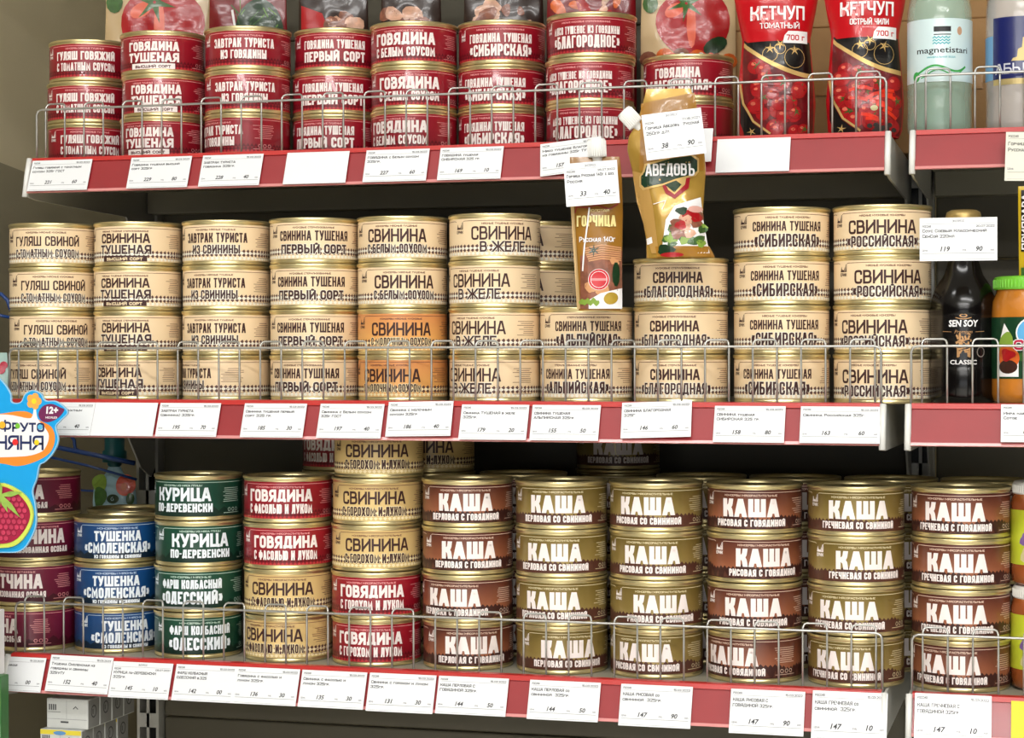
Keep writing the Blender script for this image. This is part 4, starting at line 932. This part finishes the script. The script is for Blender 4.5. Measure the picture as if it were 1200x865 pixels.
g = MB(); g.lathe([(.0, .223), (.0, .223), (.0155, .223), (.0155, .208), (.0155, .238), (0, .238)][2:], M('teal_cap', (30, 120, 120), .4), 24); g.build('screw_cap', e)
e = bottle('water_bottle', 1194, 1, RAIL[1][0]+.050, petp, pet_c, 'clear plastic water bottle with a dark blue label at the right edge', 'bottle', 'bottles on the top shelf')
navy = M('navy_label', (22, 30, 92), .3, coat=.6)
mb, P = wrap(e, 34.4, 52, 118, navy, -.85, 2.2); gold2 = M('gold_ink', (196, 176, 120), .35, .3); P.rect(-29, 48, 60, 54, gold2)
P.poly([(-8, 72), (-6, 75), (-2, 76), (-1, 84), (3, 86), (4, 96), (8, 97), (9, 92), (14, 90), (22, 88), (24, 72)], gold2); P.word('АБЫЕ', 40, 11, 1.6, -6, 70, M('silver_ink', (210, 210, 220), .35, .2), .12)
mb.build('paper_label', e)
mb, P = wrap(e, 34.35, 54, 100, M('sky_blue_label', (110, 160, 200), .3), -1.6, -.87); mb.build('side_label', e)
g = MB(); g.lathe([(.0155, .208), (.0155, .238), (0, .238)], M('blue_cap', (40, 60, 150), .4), 24); g.build('screw_cap', e)
# soy sauce
soyp = [(0, 1), (26, 0), (30, 2), (31.5, 8), (31.5, 34), (30.6, 38), (30.2, 42), (30.2, 86), (31, 90), (31.5, 96), (30, 108), (26, 120), (20, 132), (15.5, 146), (14, 160), (14, 178), (15, 180), (15, 182)]
e = bottle('soy_sauce_bottle', 1129, 2, RAIL[2][0]+.058, [(r_*1.07 if z_ < 125 else r_, z_) for r_, z_ in soyp], M('black_glass', (10, 7, 6), .16), 'black glass soy sauce bottle behind a price tag', 'bottle')
mb, P = wrap(e, 33.2, 38, 92, M('black_label', (14, 11, 10), .25, coat=.6)); cu = M('copper_ink', (186, 140, 92), .4, .3)
P.text('SEN SOY', 6.4, 0, 79, whp, width=30, off=.1, bold=.03, shear=.1); P.line([(-8, 88), (-4, 87), (0, 86.5), (4, 87), (8, 88)], .8, cu); P.ell(0, 90, 4, 1.8, cu); P.ell(0, 90, 2.6, 1, MATS['black_label'], .12)
P.line([(-22, 74), (-12, 73.5)], .5, cu); P.line([(12, 73.5), (22, 74)], .5, cu); P.text('Premium', 3.4, 0, 72, cu, width=18, off=.1, shear=.3); P.text('醤', 18, 0, 50, cu, width=16, off=.12, bold=.02)
P.text('CLASSIC', 4.4, 0, 40.5, whp, width=27, off=.1, bold=.02)
P.line([(18+4*math.cos(t*PI/6), 53+5*math.sin(t*PI/6)) for t in range(12)], 1.0, M('grey_seal_ink', (120, 112, 104), .4), closed=True)
mb.build('paper_label', e)
g = MB(); g.lathe([(r/1000, z/1000) for r, z in [(14.5, 182), (17.5, 183), (18, 186), (18, 193), (17, 197), (13, 199), (0, 199.5)]], M('dull_gold_cap', (176, 150, 92), .35, .5, var=.1, scale=80), 40); g.build('cap', e)
me = price_tag(['Соус Соевый Классический', 'СенСой 220мл'], '119', '90', '20.07.2022', 75, 43, special=True)
t = at(1123, 255, -.02)
props(link('price_tag', me, loc=(t.x, -.02, t.z), rot=(-.05, 0, .06)), 'white price tag reading 119 90 in front of the soy sauce bottle neck', 'price tag', 'price tags stuck on goods')
# squash caviar jar
jarp = [(0, 1), (30, 0), (36, 3), (37.5, 10), (37.5, 88), (36.5, 98), (33, 106), (32, 110), (32, 118), (0, 118)]
def jar(u, row, zoff, Y, prof, m, lab, lidm, lidlab, grp, ls, art=None, cat='jar'):
    e = bottle('glass_jar', u, row, Y, prof, m, lab, cat, grp); e.location.z += zoff
    top = prof[-1][1]; r = max(p_[0] for p_ in prof)
    g = MB(); rl = ls; g.lathe([(x_/1000, z_/1000) for x_, z_ in [(rl-1, top-9), (rl, top-8), (rl, top+2), (rl-1.5, top+4), (rl-4, top+4.6), (0, top+4.6)]], lidm, 48)
    for k in range(60):
        a = 2*PI*k/60; g.box((rl/1000*math.cos(a)-.0005, rl/1000*math.sin(a)-.0005, (top-7)/1000), (rl/1000*math.cos(a)+.0005, rl/1000*math.sin(a)+.0005, (top+1)/1000), lidm)
    g.build('screw_lid', e, label=lidlab)
    if art: art(e)
    return e
caviar = M('orange_squash_puree', (196, 122, 40), .25, var=.12, scale=40, coat=.9)
def art_sq(e):
    mb, P = wrap(e, 40.2, 26, 88, M('dark_green_label', (20, 60, 34), .3, coat=.4)); P.ell(6, 72, 21, 17, whp, .1, 26); P.ell(6, 72, 19.5, 15.5, M('sky_ink', (96, 170, 220), .3), .12, 26)
    P.poly([(-4, 66), (-2, 74), (6, 80), (14, 74), (16, 66)], M('cottage_ink', (230, 214, 150), .3), .14); P.poly([(-5, 73), (5, 82), (17, 73)], M('roof_ink', (140, 50, 36), .3), .16)
    P.mix('Сотое', 10, 6, 55, whp, width=46, t=2.2, off=.2, grow=1.6); P.mix('Сотое', 10, 6, 55, M('raspberry_ink', (190, 30, 70), .3), width=46, t=2.2, off=.26); P.ell(6, 48, 22, 6, leafm, .15); P.ell(22, 40, 16, 12, M('lime_ink', (90, 180, 50), .3), .14, wob=.1)
    P.poly([(-38, 28), (-36, 58), (-28, 82), (-20, 70), (-12, 50), (-12, 28)], whp, .12); P.ell(-26, 54, 9, 20, MATS['lettuce_print'], .14, wob=.1); P.ell(-24, 46, 12, 14, orange_p, .16, wob=.1); P.ell(-24, 38, 11, 7, M('bowl_ink', (60, 34, 26), .3), .18); P.ell(-24, 50, 8, 6, tom, .2, wob=.2)
    mb.build('paper_label', e)
jar(1208, 2, 0, .052, [(x_*1.06, z_*1.06) for x_, z_ in jarp], caviar, 'orange squash spread jar with a lime green lid at the right edge', M('lime_green_lid', (120, 200, 60), .3), 'lime green ridged lid', None, 37, art_sq)
baby = M('brown_orange_puree', (150, 78, 34), .25, var=.1, scale=40, coat=.9); babyp = [(0, 1), (26, 0), (31, 4), (32, 12), (32, 84), (29, 96), (26, 102), (0, 102)]
def art_b(e):
    mb, P = wrap(e, 32.6, 22, 78, M('yellow_green_label', (186, 196, 48), .35, coat=.4)); P.ell(-16, 48, 9, 7, M('purple_ink', (120, 90, 150), .3), .1, 12, 0, .2); P.ell(-16, 32, 8, 8, MATS['pale_seed_print'], .1, 12, 0, .2); mb.build('paper_label', e)
babyp2 = babyp
jar(1222, 3, 0, .078, babyp2, baby, 'brown puree jar with white lid and yellow-green label, lower of two', M('white_lid', (214, 212, 206), .35), 'white lid', 'stacked puree jars at the right edge', 30, art_b)
jar(1222, 3, .1072, .078, babyp2, baby, 'brown puree jar with white lid and yellow-green label, upper of two', MATS['white_lid'], 'white lid', 'stacked puree jars at the right edge', 30, art_b)
# tag and hanging sachet at the right edge
me = price_tag(['Горчица', 'Русская'], '35', '10', None, 74, 50, paper=card_warm); t = at(1179, 156, .035)
props(link('price_tag', me, loc=(t.x+.037, .035, t.z), rot=(-.1, .03, 0)), 'cream price tag clipped over the right end of the top rail', 'price tag', 'price tags stuck on goods')
t = at(1193, 330, .03)
e = empty('spice_sachet', (t.x+.03, .03, t.z), 'black and yellow sachet hanging under the cream price tag', 'sachet')
p_ = Pouch([(0, -29), (80, -30), (96, -30)], [(0, 29), (80, 30), (96, 30)], [(0, .6), (10, 6), (84, 5), (96, .6)], .2, 3); p_.film(e, M('yellow_film', (190, 160, 30), **gloss)); mb = MB(); P = p_.printer(mb)
P.rect(-27, 30, 26, 92, blk, .3); P.rect(-27, 2, 26, 14, leafm, .3); P.text('ПРИПРАВА', 6, -20, 32, whp, width=56, off=.4, rot=PI/2, align='l', bold=.02); mb.build('front_print', e)
# ------------------------------------------------------------------ left edge: wire rack, fruit pouches, juice packs, hanging sign
bluew = M('blue_coated_wire', (22, 62, 128), .35, coat=.4)
RX = -1.235
e = empty('blue_wire_rack', (RX, .1, 0), 'blue wire display rack with long hooks beyond the left end of the shelves', 'display rack')
g = MB()
for y in (-.05, .12, .27): g.tube([(0, y, .01), (0, y, 1.50)], .005, bluew)
for z in (.02, .5, .9, 1.3, 1.49): g.tube([(0, -.05, z), (0, .27, z)], .004, bluew)
g.build('rack_frame', e)
def hook(pts, Y, r=.0026):
    P = [at(u, v, Y) for u, v in pts]; P = [(q_.x-RX, q_.y-.1, q_.z) for q_ in P]
    g = MB(); g.tube([(0, Y-.1, P[0][2]+.012), (.03, Y-.1, P[0][2]+.006)]+P, r, bluew); g.build('hook_wire', e)
hook([(60, 523), (110, 533), (158, 543)], .30, .0032); hook([(50, 534), (100, 545), (160, 562)], .30, .0018); hook([(80, 506), (87, 516), (88, 526), (96, 530)], .303, .0024)
hook([(-20, 343), (2, 345), (9, 352), (13, 364)], .15, .0026); hook([(-20, 366), (12, 372)], .15, .002); hook([(100, 575), (158, 578)], .37, .0016)
# fruit puree pouch with a teal cap
t = at(122, 598, .30); e = empty('fruit_pouch', (t.x, .33, t.z-.045), 'pale blue fruit puree pouch with teal cap behind the navy tins', 'puree pouch')
p_ = Pouch([(0, -28), (20, -30), (60, -32), (80, -30), (98, -12), (106, -9)], [(0, 28), (20, 30), (60, 32), (80, 30), (98, 12), (106, 9)], [(0, 14), (40, 12), (84, 5), (106, 4)], .4, 2); p_.film(e, M('pale_blue_film', (150, 186, 200), **gloss)); mb = MB(); P = p_.printer(mb)
P.ell(-20, 84, 12, 12, MATS['lettuce_print'], .3, 16, 0, .05); P.ell(-18, 66, 10, 14, leafm, .32, 14, 0, .1); P.ell(18, 82, 13, 14, M('peach_print', (214, 84, 60), var=.2, scale=90, **gloss), .3, 18); P.ell(16, 80, 4, 5, orange_p, .36); P.ell(25, 64, 5, 8, leafm, .34)
P.ell(2, 64, 9, 6, leaf_d, .4); P.text('G', 5, 2, 61.5, M('pale_blue_ink', (170, 200, 210), .4), off=.5, rot=.3); P.rect(-30, 20, 14, 48, whp, .4); P.rect(-26, 44, 2, 45, ink_pale, .45); P.rect(-26, 38, 10, 39, ink, .45); P.rect(-26, 34, -8, 35, ink, .45); P.poly([(18, 2), (30, 2), (31, 56), (24, 54)], leafm, .35)
mb.build('front_print', e); g = MB(); g.lathe([(.007, .106), (.0095, .108), (.0095, .112), (.016, .112), (.016, .126), (.013, .128), (.013, .146), (0, .147)], M('teal_cap_plastic', (14, 84, 88), .4), 24); g.build('screw_cap', e)
e.location.z = 1.148
# small red-topped items seen past the leftmost tins
t = at(3, 402, .12); e = empty('berry_pouch', (t.x-.028, .12, Z0-.056), 'pale pouch with red raspberries at the far left edge', 'puree pouch')
p_ = Pouch([(0, -34), (90, -36), (110, -34)], [(0, 34), (90, 36), (110, 34)], [(0, 12), (60, 10), (110, .6)], .4, 4); p_.film(e, M('pale_aqua_film', (176, 206, 200), **gloss)); mb = MB(); P = p_.printer(mb)
for k in range(16):
    r_ = random.Random(k); P.ell(r_.uniform(8, 32), r_.uniform(66, 96), 5, 5, M('raspberry_print', (186, 30, 60), var=.2, scale=150, **gloss), .3+k*.01, 12)
P.ell(26, 62, 8, 12, leaf_d, .28); P.rect(4, 10, 33, 40, whp, .3); mb.build('front_print', e)
# juice cartons stacked in receding rows below the bottom rail
cw = M('white_carton_board', (190, 192, 188), .4, coat=.3, var=.04, scale=30); cside = M('grey_carton_print', (140, 140, 136), .4, var=.06, scale=30)
def juice(x, y, z, label, yellow=False, zs=1):
    e = empty('juice_carton', (x, y, z), label, 'juice carton', 'juice cartons below the bottom rail'); e.scale = (1, 1, zs)
    g = MB(); g.box((0, 0, 0), (.0525, .0285, .036), cw, .0012); g.build('carton_box', e)
    mb = MB(); P = Print(mb, lambda a_, b_, o: (a_/1000, -o/1000-.0001, b_/1000), 100); dkk = M('carton_ink', (70, 70, 72), .5)
    for k in range(4): P.rect(3+k*2.6, 22, 4.6+k*2.6, 29, dkk)
    P.rect(2, 19.5, 18, 20, dkk); P.line([(25.5, 12), (25.5, 34)], .3, ink_pale); P.line([(1, 11.5), (51.5, 11.5)], .4, ink_pale); P.line([(34, 24), (37, 27), (40, 24)], 1, dkk); P.rect(18, 7, 28, 9, dkk)
    if yellow: P.rect(.5, 30, 52, 35.5, M('carton_yellow', (214, 196, 60), .4), .09); P.ell(25, 32, 8, 2.5, M('carton_blue', (90, 140, 190), .4), .1)
    mb.build('front_print', e)
    mb = MB(); P = Print(mb, lambda a_, b_, o: (.0526+o/1000, a_/1000, b_/1000), 100); P.rect(1.5, 1.5, 27, 34.5, cside)
    P.line([(14+6*math.cos(t*PI/7), 20+7*math.sin(t*PI/7)) for t in range(14)], 1.6, dkk, .1, closed=True); P.rect(11, 17, 13, 23, dkk, .1)
    mb.build('side_print', e)
a = at(55, 818, .012); zb = Z0-.4815-.001
hh = (a.z-zb)/4
for j in range(4):
    for i in range(4):
        nm = ['front', 'second', 'third', 'rearmost'][i]; lay = ['uppermost', 'second', 'third', 'lowest'][j]
        juice(a.x-(.006 if j else 0)+random.uniform(-.0006, .0006), .012+i*.0295-(.006 if j else 0), zb+hh*(3-j)+.0002, f'white juice carton, {nm} of the {lay} layer beside the shelf post', yellow=(j == 1), zs=hh/.0361)
e = empty('cardboard_box', (a.x-.008, .004, Z0-.6825+.0003), 'plain cardboard box carrying the white juice cartons', 'cardboard box')
g = MB(); g.box((0, 0, 0), (.068, .125, .1990), cardboard, .002); g.build('box_body', e)
g = MB(); g.box((.004, -.0012, .12), (.064, 0, .197), cardboard); g.build('flap', e)
# die-cut shelf sign with a raspberry below it
Ys = -.075; c = at(0, 520, Ys); k = 1/F*((c-CAM).dot(CF))*1000
sg = empty('advertising_sign', (c.x, Ys, c.z), 'blue die-cut fruit puree sign with a raspberry, at the left edge', 'sign')
ku = k/.893; q = lambda u, v: ((u)*ku, (520-v)*k)
def smooth(pts, n=4):
    out = []; N = len(pts)
    for i in range(N):
        p0, p1, p2, p3 = [Vector(pts[(i+j-1) % N]) for j in range(4)]
        for s_ in range(n):
            t_ = s_/n; out.append(tuple(.5*((2*p1)+(-p0+p2)*t_+(2*p0-5*p1+4*p2-p3)*t_*t_+(-p0+3*p1-3*p2+p3)*t_**3)))
    return out
outl = smooth([q(-60, 470), q(-30, 440), q(-6, 440), q(6, 450), q(13, 462), q(14, 471), q(24, 471), q(29, 462), q(38, 457), q(48, 461), q(53, 469), q(66, 470), q(79, 482), q(70, 493), q(65, 500), q(68, 515), q(62, 530), q(52, 541), q(46, 545), q(43, 560), q(38, 575), q(41, 590), q(42, 612), q(36, 630), q(24, 645), q(2, 648), q(-60, 648), q(-90, 600), q(-95, 520)])
skyb = M('cyan_board', (30, 160, 226), .3, coat=.4); edge = M('pale_blue_edge', (150, 200, 232), .4)
g = MB(); g.prism([(x/1000, z/1000) for x, z in outl], 0, .0025, edge, cap=edge); g.build('sign_board', sg)
mb = MB(); P = Print(mb, lambda x, z, o: (x/1000, -o/1000, z/1000), 1000)
cx_ = -6*k; inn = []
for i, (x, z) in enumerate(outl):
    a_, b_ = outl[i-1], outl[(i+1) % len(outl)]; d = Vector((b_[0]-a_[0], b_[1]-a_[1])).normalized(); inn.append((x+d.y*(1.1), z-d.x*(1.1)))
area_ = sum(outl[i-1][0]*outl[i][1]-outl[i][0]*outl[i-1][1] for i in range(len(outl)))
if area_ > 0: inn = [(2*o_[0]-i_[0], 2*o_[1]-i_[1]) for o_, i_ in zip(outl, inn)]
P.poly(inn, skyb, .1)
org = M('sign_orange', (240, 140, 50), .35, coat=.3); P.poly(smooth([q(-50, 490), q(0, 485), q(20, 482), q(34, 483), q(46, 492), q(60, 500), q(64, 514), q(58, 530), q(40, 541), q(20, 546), q(0, 543), q(-50, 540)]), org, .2)
P.poly(smooth([q(-50, 495), q(-20, 487), q(10, 486), q(33, 490), q(38, 487), q(40, 478), q(42, 478), q(44, 490), q(52, 500), q(57, 510), q(54, 522), q(46, 530), q(20, 535), q(-50, 533)]), whp, .3)
fl = M('sign_flower', (244, 170, 80), .35)
for t_ in range(5): P.ell(q(40, 470)[0]+5.2*math.cos(t_*1.256), q(40, 470)[1]+5.2*math.sin(t_*1.256), 4.2, 4.2, fl, .35+t_*.01)
P.ell(*q(40, 470), 3, 3, M('sign_yellow', (250, 214, 50), .35), .45)
P.poly(smooth([q(45, 485), q(50, 476), q(60, 473), q(70, 477), q(75, 480), q(68, 489), q(58, 494), q(49, 493)]), M('sign_purple', (112, 40, 84), .35), .4)
P.text('12+', 7.5*k, q(61, 0)[0], q(0, 484)[1], whp, off=.5, bold=.05, shear=.1); P.mix('месяцев', 2.8*k, q(60, 0)[0], q(0, 490)[1], whp, off=.5, width=15*k)
nb = M('sign_navy', (36, 48, 92), .35)
P.mix('Фруто', 14*k, q(52, 0)[0], q(0, 506)[1], nb, off=.45, t=2.4*k, align='r', width=53*ku); P.mix('НЯНЯ', 17*k, q(51, 0)[0], q(0, 527)[1], nb, off=.45, t=2.8*k, align='r', width=56*ku)
for (u_, v_, rr, cc) in ((3, 498, 4, (240, 180, 50)), (21, 499, 3, (120, 190, 60)), (47, 500, 3, (90, 180, 220)), (18, 518, 3.6, (226, 50, 50)), (43, 518, 3, (250, 210, 40))): P.ell(*q(u_, v_), rr, rr, M('dot_%d_%d' % (u_, v_), cc, .35), .6)
mb.build('sign_print', sg)
g = MB(); rb = M('raspberry_board', (160, 30, 64), .4, var=.15, scale=60, coat=.2); rbl = M('raspberry_bump', (196, 62, 92), .35, var=.2, scale=120, coat=.4)
oc = smooth([q(-30, 578), q(0, 566), q(20, 572), q(34, 584), q(40, 602), q(34, 622), q(20, 638), q(0, 642), q(-30, 640)])
g.prism([(x/1000, z/1000) for x, z in oc], -.0035, -.0006, M('lime_border', (206, 220, 90), .4)); g.build('raspberry_border', sg)
ic = smooth([q(-28, 582), q(0, 570), q(18, 575), q(31, 587), q(37, 602), q(31, 619), q(18, 633), q(0, 637), q(-28, 634)])
g = MB(); g.prism([(x/1000, z/1000) for x, z in ic], -.0045, -.0030, rb)
mb = MB(); P = Print(g, lambda x, z, o: (x/1000, -.0045-o/1000, z/1000), 1000); r_ = random.Random(2)
for row_ in range(9):
    for col_ in range(14):
        u_ = -34+col_*6.2+(row_ % 2)*3.1; v_ = 578+row_*6.6
        if (u_-4)**2/30**2+(v_-604)**2/29**2 < .95 and v_ > 582:
            P.ell(*q(u_, v_), 3.5*k, 3.4*k, M('raspberry_deep', (130, 20, 50), .4), .1+.003*row_, 10); P.ell(*q(u_-.3, v_-.4), 2.9*k, 2.8*k, rbl, .13+.003*row_, 10)
g.build('raspberry', sg)
g = MB(); P = Print(g, lambda x, z, o: (x/1000, -.006-o/1000, z/1000), 1000); sep = M('sepal_green', (150, 186, 84), .4, var=.2, scale=80)
for k_, (u_, v_) in enumerate(((30, 576), (27, 606), (12, 600), (-6, 612), (-16, 586), (2, 562))):
    a_ = Vector(q(4, 580)); b_ = Vector(q(u_, v_)); d = (b_-a_); n_ = Vector((-d.y, d.x)).normalized()*4.2*k*.8
    P.poly([tuple(a_-n_*.4), tuple(a_+d*.45-n_), tuple(b_), tuple(a_+d*.45+n_), tuple(a_+n_*.4)], sep, .1+k_*.02)
g.build('sepals', sg)
g = MB(); g.tube([(-.05, .004, -.01), (-.05, .02, -.01), (-.05, .035, -.01), (-.05, .04, -.4)], .0025, white_metal); g.build('sign_holder', sg)
# printed packs at the very left, below the sign
def pack(u1, v0, v1, Y, label, cols):
    a_ = at(u1, v1, Y); b_ = at(u1, v0, Y); h = b_.z-a_.z; w_ = .07
    e = empty('printed_pack', (a_.x-w_, Y, a_.z), label, 'food pack', 'printed packs at the left edge'); g = MB(); g.box((0, 0, 0), (w_, .018, h), cols[0], .001); g.build('pack_box', e)
    mb = MB(); P = Print(mb, lambda x, z, o: (x/1000, -o/1000-.0001, z/1000), 1000); W_ = w_*1000; H_ = h*1000
    P.rect(W_-22, H_*.55, W_-1, H_*.8, cols[1]); P.rect(W_-22, H_*.05, W_-1, H_*.35, cols[2]); P.ell(W_-8, H_*.2, 6, H_*.1, cols[3], .12); mb.build('front_print', e)
cR, cY, cG, cO = M('pack_red', (190, 30, 40), .35), M('pack_yellow', (226, 214, 90), .35), M('pack_green', (50, 110, 50), .35), M('pack_orange', (210, 110, 60), .35)
pack(-4, 716, 792, -.055, 'white, red and yellow pack at the left edge, upper', [whp, cR, cY, cG])
pack(1, 793, 880, -.065, 'green and white pack with orange fruit at the left edge, lower', [cG, cY, whp, cO])
